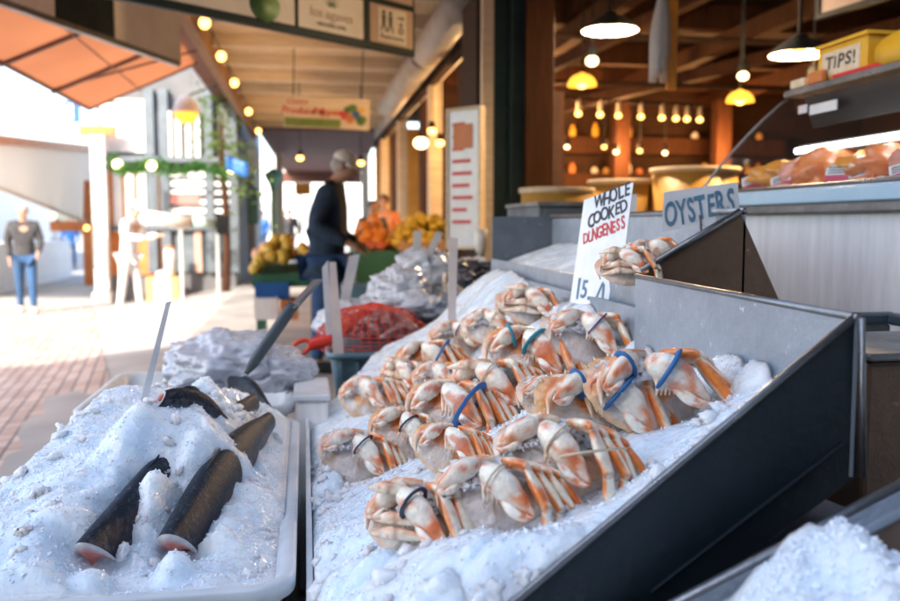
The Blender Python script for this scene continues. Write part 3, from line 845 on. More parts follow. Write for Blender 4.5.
for x in (116, 128, 140, 152):
    rect_on(Yf, x, 172, x + 6, 232, .12, 'slat', 'white', fb)
rect_on(Yf, 163, 168, 205, 226, .05, 'window', mat('shutter_grey', (.30, .31, .33), .5, col2=(.24, .25, .27)), fb)
for k in range(6):
    rect_on(Yf, 170, 173 + k * 9, 230, 177 + k * 9, .12, 'shutter_slat', 'offwhite', fb)
rect_on(Yf, 206, 172, 236, 272, .06, 'dark_window', mat('dark_glass', (.035, .05, .06), .15, col2=(.06, .08, .09)), fb)
rect_on(Yf, 163, 228, 205, 272, .06, 'lower_window', mat('dark_glass_low', (.10, .13, .15), .15, col2=(.16, .18, .2)), fb)
rect_on(Yf, 196, 228, 202, 272, .12, 'jamb', mat('pink_render', (.45, .28, .22), .7), fb)
rect_on(Yf, 172, 194, 200, 204, .14, 'red_sign', mat('faded_red', (.42, .16, .14), .6), fb)
mb = MB(); mb.slab([(XF0 - .2, Yf - .6, 6.0), (-1.1, Yf - .6, 6.0), (-1.1, Yf + 4.2, 6.6), (XF0 - .2, Yf + 4.2, 6.6)], (0, 0, .15)); mb.build('roof', M_['redroof'], fb)
rect_on(Yf, 66, 100, 79, 122, .08, 'upper_window', mat('blue_window', (.05, .13, .22), .2), fb) if False else None

gw = thing('grey_side_building', 'grey rendered building with a teal panel at the far left of the arcade', 'building', (-1, 21, -.25))
a, b = at(236, 224, Y=21), at(262, 224, Y=21)
mb = MB(); mb.box((a.x, 21, -.25), (b.x - .15, 24, 3.9)); mb.build('wall', M_['greywall'], gw)
rect_on(21, 237, 188, 258, 224, .06, 'panel', mat('teal_panel', (.16, .34, .28), .5, col2=(.12, .28, .24)), gw)
rect_on(21, 238, 150, 256, 170, .06, 'sign_panel', 'white', gw)
mb = MB(); mb.box((a.x - .1, 20.8, 3.9), (b.x, 24.2, 4.05)); mb.build('parapet', M_['offwhite'], gw)

# far street: white building that closes the view, and one on the left
fw = thing('far_white_building', 'bright white building far down the street behind the passers-by', 'building', (0, 46, -.25))
mb = MB(); mb.box((-9, 46, -.25), (9, 50, 4.6)); mb.build('wall', M_['white'], fw)
for k in range(9):
    mb = MB(); mb.box((-8 + k * 1.9, 45.93, .9), (-7.1 + k * 1.9, 46, 2.3)); mb.build('window', M_['greywall'], fw)
lw = thing('left_white_building', 'white building behind the pale stall canopy on the left with a small blue window', 'building', (-12, 20, -.25))
mb = MB(); mb.box((-17, 12, -.25), (-11, 42, 4.5)); mb.build('wall', M_['white'], lw)
a, b = at(64, 122, Y=24.5), at(79, 100, Y=24.5)
mb = MB(); mb.box((-11.0, 25.3, 3.2), (-10.93, 27.2, 4.2)); mb.build('window', M_['blue'], lw)
bx = thing('blue_hanging_sign', 'small blue and white sign hung under the corner of the orange awning', 'sign', tuple(at(71, 110, Y=15)))
a, b = at(65, 122, Y=15), at(79, 101, Y=15)
mb = MB(); mb.box((a.x, 15, a.z), (b.x, 15.04, b.z)); mb.build('board', M_['blue'], bx)
mb = MB(); mb.box((a.x + .05, 14.99, a.z + .04), (a.x + .13, 14.999, b.z - .05)); mb.build('stripe', M_['white'], bx)
mb = MB(); mb.box((b.x, 15.0, b.z - .02), (b.x + .9, 15.03, b.z + .01)); mb.build('bracket', M_['black'], bx)

# market hall across: pale hanging cloth with an orange edge, posts
st = thing('street_stall', 'pale cloth stall canopy with an orange edge and bulbs across the street', 'stall', (-5, 16, -.25))
XL = -5.0
q = [at(-40, 136, X=XL), at(96, 149, X=XL), at(96, 226, X=XL), at(-40, 172, X=XL)]
def stf(u, v):
    t_ = q[0].lerp(q[1], u); b_ = q[3].lerp(q[2], u); p = t_.lerp(b_, v); p.x += .08 * sin(u * 26) * v; return p
mb = MB(); mb.smooth = True; mb.grid(stf, 60, 8); mb.build('canopy', M_['paleawning'], st)
mb = MB(); mb.bar(q[0], q[1], .12, .14); mb.build('edge_beam', M_['orange'], st)
mb = MB(); mb.bar(q[3], q[2], .05, .05); mb.build('lower_rail', M_['cream'], st)
mb = MB(); mb.slab([q[0], q[1], q[1] + Vector((-4, 0, .5)), q[0] + Vector((-4, 0, .5))], (0, 0, .05)); mb.build('roof', M_['paleawning'], st)
for u in (.5, .8):
    p = stf(u, 1) + Vector((.1, 0, -.2)); mb = MB(); mb.smooth = True; mb.ball(p, .06); mb.build('bulb', M_['bulb'], st)
mb = MB(); a = at(85, 166, X=-5.05)
mb.box((-5.1, a.y - .25, -.25), (-4.9, a.y + .1, a.z - .35)); mb.build('pillar', M_['orange'], st)
for k in range(4):
    mb = MB(); mb.smooth = True; mb.ball((-4.86, a.y - .2, a.z - .1 - k * .32), (.04, .12, .1)); mb.build('round_plate', M_['white'], st)
mb = MB(); mb.box((-6.2, a.y + 1.2, 1.0), (-5.2, a.y + 1.35, 1.25)); mb.build('counter_sign', M_['orange'], st)
mb = MB(); mb.box((-7.4, a.y - 4, -.25), (-6.2, a.y + 3, .75)); mb.build('counter', M_['offwhite'], st)

pz = at(104, 303, Z=-.25)
wp = thing('white_post', 'tall white square post standing at the edge of the street', 'post', tuple(pz))
mb = MB(); mb.box((pz.x - .12, pz.y - .12, -.25), (pz.x + .12, pz.y + .12, 2.75)); mb.build('shaft', M_['white'], wp, bevel=.01)
mb = MB(); mb.box((pz.x - .16, pz.y - .16, -.25), (pz.x + .16, pz.y + .16, -.05)); mb.build('base', M_['white'], wp)
mb = MB(); mb.box((pz.x - .3, pz.y - .1, 2.75), (pz.x + .3, pz.y + .1, 2.92)); mb.build('bracket', M_['orange'], wp)

# unseen building added behind the viewer to keep sun off the near stalls
nb = thing('sun_block_building', 'unseen tall building added behind the viewer to block the sun', 'building', (-4, -8, -.25))
mb = MB(); mb.box((-15, -10, -.25), (7, -6, 10.8)); mb.build('wall', M_['palewall'], nb)
mb = MB(); mb.box((-15.2, -10.2, 10.8), (7.2, -5.8, 11.0)); mb.build('roof', M_['redroof'], nb)
for x in (-12, -8, -4, 0, 4):
    for z in (1, 4.5, 8):
        mb = MB(); mb.box((x, -5.999, z), (x + 1.6, -5.93, z + 1.8)); mb.build('window', M_['lampout'], nb)

# garland
ga = at(108, 163, Y=15.0); gb = at(246, 168, Y=14.2)
gl = thing('leaf_garland', 'green leaf garland with bulbs strung across the street', 'garland', tuple(ga.lerp(gb, .5)))
random.seed(3)
mb = MB()
for i in range(1500):
    t = random.random(); p = ga.lerp(gb, t) + Vector((0, 0, -.10 * sin(pi * t * 3) ** 2))
    dens = .7 + .5 * noise.noise(Vector((t * 9, 0, 0)))
    p += Vector((random.gauss(0, .05), random.gauss(0, .10), random.gauss(0, .075 * dens)))
    a, b = random.uniform(0, 6.28), random.uniform(-1, 1); s = random.uniform(.04, .085)
    d1 = Vector((cos(a), sin(a), b)).normalized() * s; d2 = d1.cross(Vector((random.random(), random.random(), 1))).normalized() * s * .4
    mb.add([p, p + d1 * .5 + d2, p + d1, p + d1 * .5 - d2], [(0, 1, 2, 3)])
mb.build('leaves', fabric('green_leaf', (.05, .16, .03), .4, tcol=(.08, .26, .04)), gl)
mb = MB(); mb.tube([ga, ga.lerp(gb, .3) - Vector((0, 0, .06)), ga.lerp(gb, .7) - Vector((0, 0, .04)), gb], .012, n=6, sub=5); mb.build('cable', M_['black'], gl)
for t in (.08, .33, .9):
    mb = MB(); mb.smooth = True; mb.ball(ga.lerp(gb, t) - Vector((0, .1, .02)), .075); mb.build('bulb', M_['bulbw'], gl)
# pendant over street
p = at(186, 113, Y=11.5)
pl = thing('street_lantern', 'white topped pendant lantern with an amber glass bowl above the street', 'lamp', tuple(p))
mb = MB(); mb.smooth = True; mb.lathe([(0, .22), (.05, .21), (.13, .12), (.16, .02), (.16, 0)], p, n=20); mb.build('cap', M_['white'], pl)
mb = MB(); mb.smooth = True; mb.lathe([(.15, 0), (.13, -.07), (.07, -.12), (0, -.13)], p, n=20); mb.build('bowl', M_['amber'], pl)
mb = MB(); mb.tube([p + Vector((0, 0, .2)), (p.x + .4, 11.45, 2.92)], .01, n=6); mb.build('cord', M_['black'], pl)
# vines / foliage behind on right of the columns
random.seed(5)
mb = MB(); mb2 = MB()
c = at(222, 138, Y=16.0)
for i in range(420):
    q_ = Vector((random.gauss(0, .22), random.gauss(0, .25), random.gauss(-.1, .55))); q_.x += q_.z * -.35
    p = c + q_
    a, b = random.uniform(0, 6.28), random.uniform(-1, 1); s = random.uniform(.06, .13)
    d1 = Vector((cos(a), sin(a), b)).normalized() * s; d2 = d1.cross(Vector((random.random(), random.random(), 1))).normalized() * s * .4
    mb.add([p, p + d1 * .5 + d2, p + d1, p + d1 * .5 - d2], [(0, 1, 2, 3)])
tr = thing('street_tree', 'slim leafy tree standing beside the pale building across the street', 'tree', (c.x, c.y, -.25))
mb.build('crown', fabric('pale_green_leaf', (.16, .26, .07), .5), tr)  # pale light green is the foliage's own colour
mb = MB(); mb.smooth = True; mb.tube([(c.x, c.y, -.25), (c.x + .05, c.y, 1.2), (c.x - .02, c.y, c.z - .3), (c.x, c.y, c.z + .4)], [.08, .06, .05, .02], n=8, sub=3); mb.build('trunk', M_['brownv'], tr)

# blue pennant
p = at(238, 163, Y=13.5)
bf = thing('blue_pennant', 'bright blue pennant at the end of the leaf garland', 'pennant', tuple(p))
mb = MB(); mb.smooth = True
mb.grid(lambda u, v: p + Vector(((u - .5) * .34, .04 * sin(u * 6), (.5 - v) * .22 - u * .12)), 8, 4); mb.build('cloth', M_['blue'], bf, solid=.012)

# crates, sacks and bins in the street
p = at(163, 304, Z=-.25)
cb = thing('cardboard_box', 'tan cardboard box with a white front standing by the man in white', 'box', (p.x, p.y, -.25))
mb = MB(); mb.box((p.x - .28, p.y, -.25), (p.x + .28, p.y + .4, .23)); mb.build('carton', mat('kraft_board', (.55, .33, .14), .8, col2=(.48, .28, .12)), cb, bevel=.01)
mb = MB(); mb.box((p.x - .14, p.y - .012, -.24), (p.x + .14, p.y - .002, .2)); mb.build('label', M_['white'], cb)
mb = MB(); mb.smooth = True; mb.ball((p.x, p.y + .2, .27), (.16, .14, .08), amp=.3); mb.build('bag', M_['greywall'], cb)
st2 = thing('bollard_cooler', 'white cylinder cooler standing on the cardboard box', 'cooler', (p.x, p.y, .23))
mb = MB(); mb.smooth = True; mb.lathe([(0, 0), (.09, 0), (.1, .45), (.08, .5), (0, .5)], (p.x + .12, p.y + .15, .232), n=16); mb.build('barrel', M_['white'], st2)
mb = MB(); mb.lathe([(0, .5), (.09, .5), (.09, .55), (0, .55)], (p.x + .12, p.y + .15, .234), n=16); mb.build('lid', M_['orange'], st2)
random.seed(11)
for i, (px, py) in enumerate(((192, 285), (203, 278), (213, 290), (224, 282), (236, 284), (232, 272), (246, 277), (206, 296), (188, 274))):
    p = at(px, py, Z=-.2)
    mb = MB(); mb.smooth = True; mb.ball((p.x, p.y, gz(p.x) + .1), (random.uniform(.18, .3), .16, .11), amp=.35, fr=2.5, seed=i, nu=16, nv=10)
    o = mb.build('flower_sack', M_[['offwhite', 'cream', 'white'][i % 3]])
    tag(o, 'pale wrapped bundle lying on the street before the dark windows', 'bundle', 'pale bundles lying on the street')
rc = thing('rolled_canopy', 'long white rolled canopy resting on trestles with a pale teal end', 'canopy roll', tuple(at(165, 222, Y=13.2)))
a, b, c = at(141, 217, Y=13.0), at(190, 223, Y=13.2), at(217, 224, Y=13.4)
mb = MB(); mb.smooth = True; mb.tube([a, b], .10, n=14); mb.build('roll', M_['white'], rc)
mb = MB(); mb.smooth = True; mb.tube([b, c], .075, n=14); mb.build('roll_end', mat('pale_teal', (.35, .48, .47), .6), rc)
mb = MB(); mb.box((c.x, c.y - .1, c.z - .14), (c.x + .18, c.y + .1, c.z + .12)); mb.build('end_box', M_['black'], rc)
for t in (a.lerp(b, .8), c):
    mb = MB(); mb.bar((t.x, t.y, gz(t.x)), (t.x, t.y, t.z - .07), .05); mb.build('trestle', M_['greywall'], rc)
def wheelie(px, py, w, h, m, label):
    p = at(px, py, Z=-.1)
    t = thing('street_bin', label, 'bin', (p.x, p.y, gz(p.x)))
    z0 = gz(p.x)
    mb = MB(); mb.slab([(p.x - w*.4, p.y - .25, z0 + .06), (p.x + w*.4, p.y - .25, z0 + .06), (p.x + w*.4, p.y + .25, z0 + .06), (p.x - w*.4, p.y + .25, z0 + .06)], (0, 0, h * .85)); mb.build('tub', m, t, bevel=.02)
    mb = MB(); mb.box((p.x - w*.5, p.y - .3, z0 + .065 + h*.85), (p.x + w*.5, p.y + .3, z0 + h*.92 + .06)); mb.build('lid', m, t, bevel=.02)
    for s in (-1, 1):
        mb = MB(); mb.tube([(p.x + s*w*.42, p.y + .2, z0 + .08), (p.x + s*w*.48, p.y + .2, z0 + .08)], .08, n=12); mb.build('wheel', M_['black'], t)
wheelie(222, 270, .36, .62, mat('green_bin_plastic', (.03, .16, .07), .5), 'dark green bin standing on the street before the dark windows')
wheelie(246, 268, .44, .95, M_['blue'], 'tall blue bin standing on the street right of the green bin')
# green lamp post far
p = at(274, 262, Z=-.1)
lp = thing('lamp_post', 'pale green lamp post with a teal lantern at the far end of the street', 'lamp post', (p.x, 20, -.1))
x = at(274, 224, Y=20).x; zt = at(274, 188, Y=20).z
mb = MB(); mb.smooth = True; mb.lathe([(.14, -.1), (.14, .2), (.07, .3), (.06, zt - .1), (.09, zt), (0, zt)], (x, 20, 0), n=14); mb.build('pole', mat('pale_green_paint', (.25, .48, .36), .5), lp)
mb = MB(); mb.lathe([(.07, zt), (.2, zt + .28), (.22, zt + .3), (0, zt + .46)], (x, 20, .001), n=6); mb.build('lantern', mat('teal_lantern', (.12, .38, .40), .4), lp)
ys = thing('yellow_far_sign', 'small yellow sign far behind the man in the white cap', 'sign', tuple(at(303, 190, Y=20)))
a, b = at(295, 195, Y=20), at(311, 183, Y=20)
mb = MB(); mb.box((a.x, 20, a.z), (b.x, 20.05, b.z)); mb.build('board', M_['mustard'], ys)
mb = MB(); mb.box((a.x + .1, 20.051, a.z - 1.9), (a.x + .15, 20.09, b.z)); mb.build('post', M_['greywall'], ys)

# ================================================================ people
def skin(name, V, E, parent, m, root=0, sub=2):
    """one continuous body or garment grown round joints V={key:(x,y,z,r) or (x,y,z,rx,ry)}"""
    keys = list(V); idx = {k: i for i, k in enumerate(keys)}
    me = bpy.data.meshes.new(name)
    me.from_pydata([V[k][:3] for k in keys], [(idx[a], idx[b]) for a, b in E], [])
    o = bpy.data.objects.new(name, me); COL.objects.link(o)
    md = o.modifiers.new('skin', 'SKIN'); md.use_smooth_shade = True
    if not me.skin_vertices: 
        bpy.context.view_layer.objects.active = o
    sv = me.skin_vertices[0].data if me.skin_vertices else None
    if sv is None: raise RuntimeError('no skin layer')
    for k, i in idx.items():
        r = V[k][3:]; sv[i].radius = (r[0], r[-1])
    sv[0].use_root = True
    ss = o.modifiers.new('sub', 'SUBSURF'); ss.levels = ss.render_levels = sub
    dg = bpy.context.evaluated_depsgraph_get(); dg.update()
    nm = bpy.data.meshes.new_from_object(o.evaluated_get(dg))
    nm.name = name; nm.materials.clear(); nm.materials.append(m)
    for p_ in nm.polygons: p_.use_smooth = True
    bpy.data.objects.remove(o)
    r_ = bpy.data.objects.new(name, nm); COL.objects.link(r_)
    if parent: r_.parent = parent
    return r_

def person(loc, rz, H, label, pose, top, legs, shoe, head=None, cap=None, hairm=None, group=None, fingers=False, topname='jacket'):
    """faces local -y; pose gives hand and foot places"""
    t = thing('person', label, 'person', loc, rz, group)
    s = H / 1.75
    lean = pose.get('lean', 0.0); hd = pose.get('head', (0, -.03))
    P = {}
    G = pose.get('girth', 1.0)
    def J(k, x, y, z, *r):
        g = G if (k in ('pelvis', 'waist', 'chest', 'neckbase') or k[:2] in ('sh', 'el', 'hi', 'kn')) else 1.0
        P[k] = (x*s, y*s, z*s, *[q*s*g for q in r])
    J('pelvis', 0, 0, .95, .15, .10)
    J('waist', 0, -lean*.3, 1.10, .135, .095)
    J('chest', 0, -lean*.7, 1.30, .165, .11)
    J('neckbase', 0, -lean, 1.46, .075, .065)
    J('neck', 0, -lean + hd[1]*.6, 1.53, .052)
    J('jaw', 0, -lean + hd[1]*1.6 - .02, 1.585, .060, .072)
    J('brow', 0, -lean + hd[1]*1.8, 1.655, .072, .088)
    J('crown', 0, -lean + hd[1]*1.9, 1.715, .052, .062)
    J('nose', 0, -lean + hd[1]*1.8 - .098, 1.625 - abs(hd[1])*.4, .013)
    E = [('pelvis', 'waist'), ('waist', 'chest'), ('chest', 'neckbase'), ('neckbase', 'neck'), ('neck', 'jaw'), ('jaw', 'brow'), ('brow', 'crown'), ('brow', 'nose')]
    for sd, n in ((-1, 'l'), (1, 'r')):
        J('sh'+n, sd*.185, -lean*.95, 1.42, .062)
        ex, ey, ez = pose.get('elbow'+n, (sd*.25, -lean*.8 + .02, 1.14))
        wx, wy, wz = pose.get('hand'+n, (sd*.26, -lean*.8 - .08, .90))
        J('el'+n, ex, ey, ez, .043); J('wr'+n, wx, wy, wz, .028)
        dv = (Vector((wx, wy, wz)) - Vector((ex, ey, ez))).normalized()
        h1 = Vector((wx, wy, wz)) + dv * .06
        J('pa'+n, *h1, .030, .018)
        E += [('chest', 'sh'+n), ('sh'+n, 'el'+n), ('el'+n, 'wr'+n), ('wr'+n, 'pa'+n)]
        side = Vector((0, -1, 0)) if abs(dv.y) < .7 else Vector((sd, 0, 0))
        if fingers:
            curl = Vector((0, -.3, -1)) if abs(dv.z) < .8 else Vector((-sd*.8, 0, -.2))
            for q in range(4):
                off = side * (q - 1.5) * .019
                b0 = h1 + dv * .02 + off; L = (.075, .085, .08, .062)[q]
                J(f'f{q}a'+n, *b0, .0095); J(f'f{q}b'+n, *(b0 + dv*L*.5 + curl*.006), .0085); J(f'f{q}c'+n, *(b0 + dv*L*.85 + curl*.026), .007)
                E += [('pa'+n, f'f{q}a'+n), (f'f{q}a'+n, f'f{q}b'+n), (f'f{q}b'+n, f'f{q}c'+n)]
            b0 = h1 - dv*.025 + side*.032
            J('t0'+n, *b0, .011); J('t1'+n, *(b0 + side*.018 + dv*.03), .010); J('t2'+n, *(b0 + side*.02 + dv*.055 + curl*.01), .008)
            E += [('pa'+n, 't0'+n), ('t0'+n, 't1'+n), ('t1'+n, 't2'+n)]
        else:
            J('fi'+n, *(h1 + dv*.09), .012, .022); E.append(('pa'+n, 'fi'+n))
        fx, fy = pose.get('foot'+n, (sd*.10, 0))
        kx, ky = pose.get('knee'+n, ((sd*.095 + fx)/2, fy*.5 - .02))
        J('hip'+n, sd*.088, 0, .88, .088); J('kn'+n, kx, ky, .50, .055); J('an'+n, fx, fy, .09, .038); J('toe'+n, fx*1.1, fy - .17, .035, .035, .03)
        E += [('pelvis', 'hip'+n), ('hip'+n, 'kn'+n), ('kn'+n, 'an'+n), ('an'+n, 'toe'+n)]
    skin('body', P, E, t, M_['skin'])
    def grow(keys, dr, over={}):
        out = {}
        for k in keys: v = P[k]; out[k] = (*v[:3], *[q + dr*s for q in v[3:]])
        for k, v in over.items(): out[k] = v
        return out
    # garment over torso and arms
    tk = ['pelvis', 'waist', 'chest', 'neckbase', 'shl', 'ell', 'wrl', 'shr', 'elr', 'wrr']
    V = grow(tk, .022)
    V['neckbase'] = (*P['neckbase'][:3], .085*s, .075*s)
    z = P['pelvis']; V['hem'] = (z[0], z[1], (.80)*s, .168*s, .125*s)
    skin(topname, V, [('pelvis', 'waist'), ('waist', 'chest'), ('chest', 'neckbase'), ('pelvis', 'hem')] + [(a, b) for n in 'lr' for a, b in (('chest', 'sh'+n), ('sh'+n, 'el'+n), ('el'+n, 'wr'+n))], t, top)
    V = grow(['pelvis'] + [k+n for n in 'lr' for k in ('hip', 'kn', 'an')], .016)
    skin('trousers', V, [('pelvis', 'hipl'), ('hipl', 'knl'), ('knl', 'anl'), ('pelvis', 'hipr'), ('hipr', 'knr'), ('knr', 'anr')], t, legs)
    for n in 'lr':
        a, b = Vector(P['an'+n][:3]), Vector(P['toe'+n][:3])
        mb = MB(); mb.smooth = True; mb.tube([a + Vector((0, .07*s, -.045*s)), a + Vector((0, .01, -.03*s)), a.lerp(b, .6) + Vector((0, 0, -.01*s)), b + Vector((0, -.05*s, .0))], [.03*s, .055*s, .048*s, .025*s], n=10, sub=3)
        mb.build('shoe', shoe, t, local=True)
    br = Vector(P['brow'][:3])
    for sd in (-1, 1):
        mb = MB(); mb.smooth = True; mb.ball(br + Vector((sd*.028*s, -.080*s, -.012*s)), .012*s, nu=8, nv=6); mb.build('eye', M_['ink'], t, local=True)
        mb = MB(); mb.smooth = True; mb.ball(br + Vector((sd*.075*s, .01, -.02*s)), (.012*s, .02*s, .03*s), nu=8, nv=6); mb.build('ear', M_['skin'], t, local=True)
    hm = hairm or M_['hair']
    mb = MB(); mb.smooth = True
    hk = .88 if cap else 1.0
    mb.ball(br + Vector((0, .028*s, (-.004 if cap else .012)*s)), (.084*s*hk, .088*s*hk, .085*s*hk), nu=18, nv=12, amp=.1, fr=4); mb.build('hair', hm, t, local=True)
    if cap:
        tilt = Matrix.Rotation(pose.get('captilt', .25), 4, 'X')
        mb = MB(); mb.smooth = True
        c_ = br + Vector((0, -.002, .030*s))
        mb.lathe([(.097*s, -.005)] + [(.097*s*cos(a), .088*s*sin(a)) for a in [k*pi/2/8 for k in range(9)]], c_, n=24, M=tilt)
        crown = mb.build('cap', cap, t, local=True)
        mb = MB(); mb.smooth = True
        def brim(u, v):
            a = -pi*(.12 + .76*u); r_ = (.094 + .07*v*sin(pi*u)**.6)*s
            p_ = Vector((cos(a)*r_*.95, sin(a)*r_*1.05, .002 - .012*s*v - .02*s*v*abs(cos(a)))); return tilt @ p_ + c_
        mb.grid(brim, 14, 4); mb.build('brim', cap, crown, local=True, solid=.006)
    return t

# the man in the white cap: stands turned to the fruit, head bent (front towards +x)
p = at(325, 224, Y=7.05)
person((p.x, p.y, 0), radians(78), 1.74, 'person in white cap, navy jacket and jeans bending over the fruit stand', {'lean': .06, 'head': (0, -.055), 'captilt': .40, 'girth': 1.22,
       'elbowl': (-.27, .04, 1.17), 'handl': (-.25, -.22, 1.04), 'elbowr': (.26, .03, 1.16), 'handr': (.15, -.24, 1.03), 'footl': (-.12, .06), 'footr': (.12, -.10)},
       M_['navy'], mat('dark_navy_jeans', (.016, .055, .15), .85, col2=(.025, .075, .19), nscale=20), M_['black'], cap=M_['white'], hairm=mat('grey_hair', (.35, .34, .33), .7), fingers=True)
p = at(130, 312, Z=-.25)
person((p.x, p.y, -.25), radians(65), 1.78, 'person in white coat, cap and trousers reaching forward beside the white post', {'lean': .10, 'head': (0, -.04),
       'elbowl': (-.26, -.15, 1.20), 'handl': (-.2, -.45, 1.18), 'elbowr': (.27, -.12, 1.2), 'handr': (.2, -.42, 1.22), 'footl': (-.12, .1), 'footr': (.12, -.12)},
       M_['whitecloth'], M_['whitecloth'], M_['white'], cap=M_['white'], topname='coat')
p = at(27, 313, Z=-.25)
person((p.x, p.y, -.25), radians(15), 1.74, 'person in dark grey knitted top and blue jeans walking up the brick street', {'lean': .04, 'elbowl': (-.24, .08, 1.15), 'handl': (-.22, .02, .90), 'elbowr': (.24, -.02, 1.15), 'handr': (.20, -.20, .98), 'footl': (-.09, .20), 'footr': (.11, -.15), 'kneer': (.10, -.12)},
       M_['knit'], mat('bright_denim', (.018, .06, .15), .85, col2=(.03, .09, .2), nscale=20), M_['white'], hairm=mat('fair_hair', (.5, .42, .3), .7), topname='jumper')
for i, (px, Y, tm, lm, lab) in enumerate(((70, 30, 'blue', 'jeans', 'distant person in a blue coat between the stall pillar and the walker in grey'),
        (58, 34, 'whitecloth', 'knit', 'distant person in white behind the walker in grey'),
        (290, 26, 'knit', 'jeans', 'distant person in grey far behind the man in the white cap'),
        (262, 28, 'blue', 'jeans', 'distant person in blue left of the green lamp post'), (284, 30, 'navy', 'jeans', 'distant person in dark blue right of the green lamp post'),
        (372, 11.8, 'knit', 'jeans', 'person in grey behind the orange heap at the fruit stand'), (385, 13.2, 'orange', 'jeans', 'person in an orange shirt beside the storefront column'))):
    p = at(px, 224, Y=Y)
    person((p.x, p.y, gz(p.x)), random.uniform(-.6, .6), 1.62 if i != 5 else 1.5, lab, {}, M_[tm], M_[lm], M_['black'], topname='top')
# shop workers behind the tubs
for i, (px, lab) in enumerate(((548, 'person with dark hair bending behind the mustard tubs, nearer the pillar'), (565, 'person with dark hair behind the mustard tubs, farther from the pillar'))):
    p = at(px, 224, Y=7.6 + i * .3)
    person((p.x, p.y, 0), .2, 1.56 if i == 0 else 1.5, lab, {'lean': .12}, M_['navy'], M_['jeans'], M_['black'], topname='top')
# ================================================================ crushed ice
def ice_mat():
    m, nt, b = newmat('crushed_ice')
    b.inputs['Roughness'].default_value = .22; b.inputs['Coat Weight'].default_value = .35; b.inputs['Coat Roughness'].default_value = .08
    b.inputs['Subsurface Weight'].default_value = 1.0
    b.inputs['Subsurface Radius'].default_value = (.7, .9, 1.0)
    b.inputs['Subsurface Scale'].default_value = .045
    b.inputs['IOR'].default_value = 1.31
    co = tc(nt)
    n = nt.nodes.new('ShaderNodeTexNoise'); n.inputs['Scale'].default_value = 9; n.inputs['Detail'].default_value = 8; n.inputs['Roughness'].default_value = .65
    nt.links.new(co, n.inputs['Vector'])
    r = nt.nodes.new('ShaderNodeValToRGB'); r.color_ramp.elements[0].position = .3; r.color_ramp.elements[1].position = .7
    r.color_ramp.elements[0].color = (.66, .78, .90, 1); r.color_ramp.elements[1].color = (.88, .93, .98, 1)
    nt.links.new(n.outputs[0], r.inputs[0]); nt.links.new(r.outputs[0], b.inputs['Base Color'])
    v = nt.nodes.new('ShaderNodeTexVoronoi'); v.inputs['Scale'].default_value = 120; v.inputs['Randomness'].default_value = 1
    nt.links.new(co, v.inputs['Vector'])
    v2 = nt.nodes.new('ShaderNodeTexNoise'); v2.inputs['Scale'].default_value = 130; v2.inputs['Detail'].default_value = 6
    nt.links.new(co, v2.inputs['Vector'])
    add = nt.nodes.new('ShaderNodeMath'); add.operation = 'ADD'
    nt.links.new(v.outputs['Distance'], add.inputs[0]); nt.links.new(v2.outputs[0], add.inputs[1])
    bp = nt.nodes.new('ShaderNodeBump'); bp.inputs['Strength'].default_value = .55; bp.inputs['Distance'].default_value = .004
    nt.links.new(add.outputs[0], bp.inputs['Height']); nt.links.new(bp.outputs[0], b.inputs['Normal'])
    return m
M_['ice'] = ice_mat()
mg, nt, b = newmat('ice_grain')
b.inputs['Base Color'].default_value = (.84, .89, .94, 1); b.inputs['Roughness'].default_value = .12
b.inputs['IOR'].default_value = 1.4
M_['grain'] = mg

def field(f, x0, x1, y0, y1, step, inside=None):
    nx, ny = max(2, int((x1-x0)/step)), max(2, int((y1-y0)/step))
    mb = MB(); mb.smooth = True
    vs = []
    for j in range(ny+1):
        for i in range(nx+1):
            x, y = x0 + (x1-x0)*i/nx, y0 + (y1-y0)*j/ny
            vs.append((x, y, f(x, y)))
    fs = []
    for j in range(ny):
        for i in range(nx):
            if inside:
                cx, cy = x0 + (x1-x0)*(i+.5)/nx, y0 + (y1-y0)*(j+.5)/ny
                if not inside(cx, cy): continue
            fs.append((j*(nx+1)+i, j*(nx+1)+i+1, (j+1)*(nx+1)+i+1, (j+1)*(nx+1)+i))
    edges = {}
    for f_ in fs:
        for q in range(4):
            e = (f_[q], f_[(q+1) % 4]); r_ = (e[1], e[0])
            if r_ in edges: del edges[r_]
            else: edges[e] = 1
    low = {}
    for a_, b_ in list(edges):
        for w in (a_, b_):
            if w not in low: low[w] = len(vs); vs.append((vs[w][0], vs[w][1], vs[w][2] - .07))
        fs.append((b_, a_, low[a_], low[b_]))
    mb.add(vs, fs)
    return mb
def rough(x, y, seed=0, amp=1.0):
    p = Vector((x, y, seed))
    a = noise.noise(p * 8) * .013 + noise.noise(p * 21) * .006
    k1 = .5 + .5 * noise.noise(p * 6 + Vector((3, 3, 3)))
    f = noise.voronoi(p * 46)[0][0]; a += .0048 * (1 - min(1, f * 1.25) ** 2) * k1 * 1.6
    f = noise.voronoi(p * 105)[0][0]; a += .0014 * (1 - min(1, f * 1.3) ** 2)
    a += -.003
    return (a + .006) * amp
def grains(n, sampler, smin, smax, name, label=None):
    mb = MB()
    for _ in range(n):
        p = sampler()
        if p is None: continue
        s = random.uniform(smin, smax) * (1 if random.random() < .9 else 1.6)
        R = Euler((random.uniform(0, 6.3), random.uniform(0, 6.3), random.uniform(0, 6.3))).to_matrix()
        vs = []
        for d in ((1,0,0),(-1,0,0),(0,1,0),(0,-1,0),(0,0,1),(0,0,-1)):
            vs.append(p + R @ (Vector(d) * s * random.uniform(.5, 1.15)))
        mb.add(vs, [(0,2,4),(2,1,4),(1,3,4),(3,0,4),(2,0,5),(1,2,5),(3,1,5),(0,3,5)])
    o = mb.build(name, M_['grain']); o['kind'] = 'stuff'
    return o

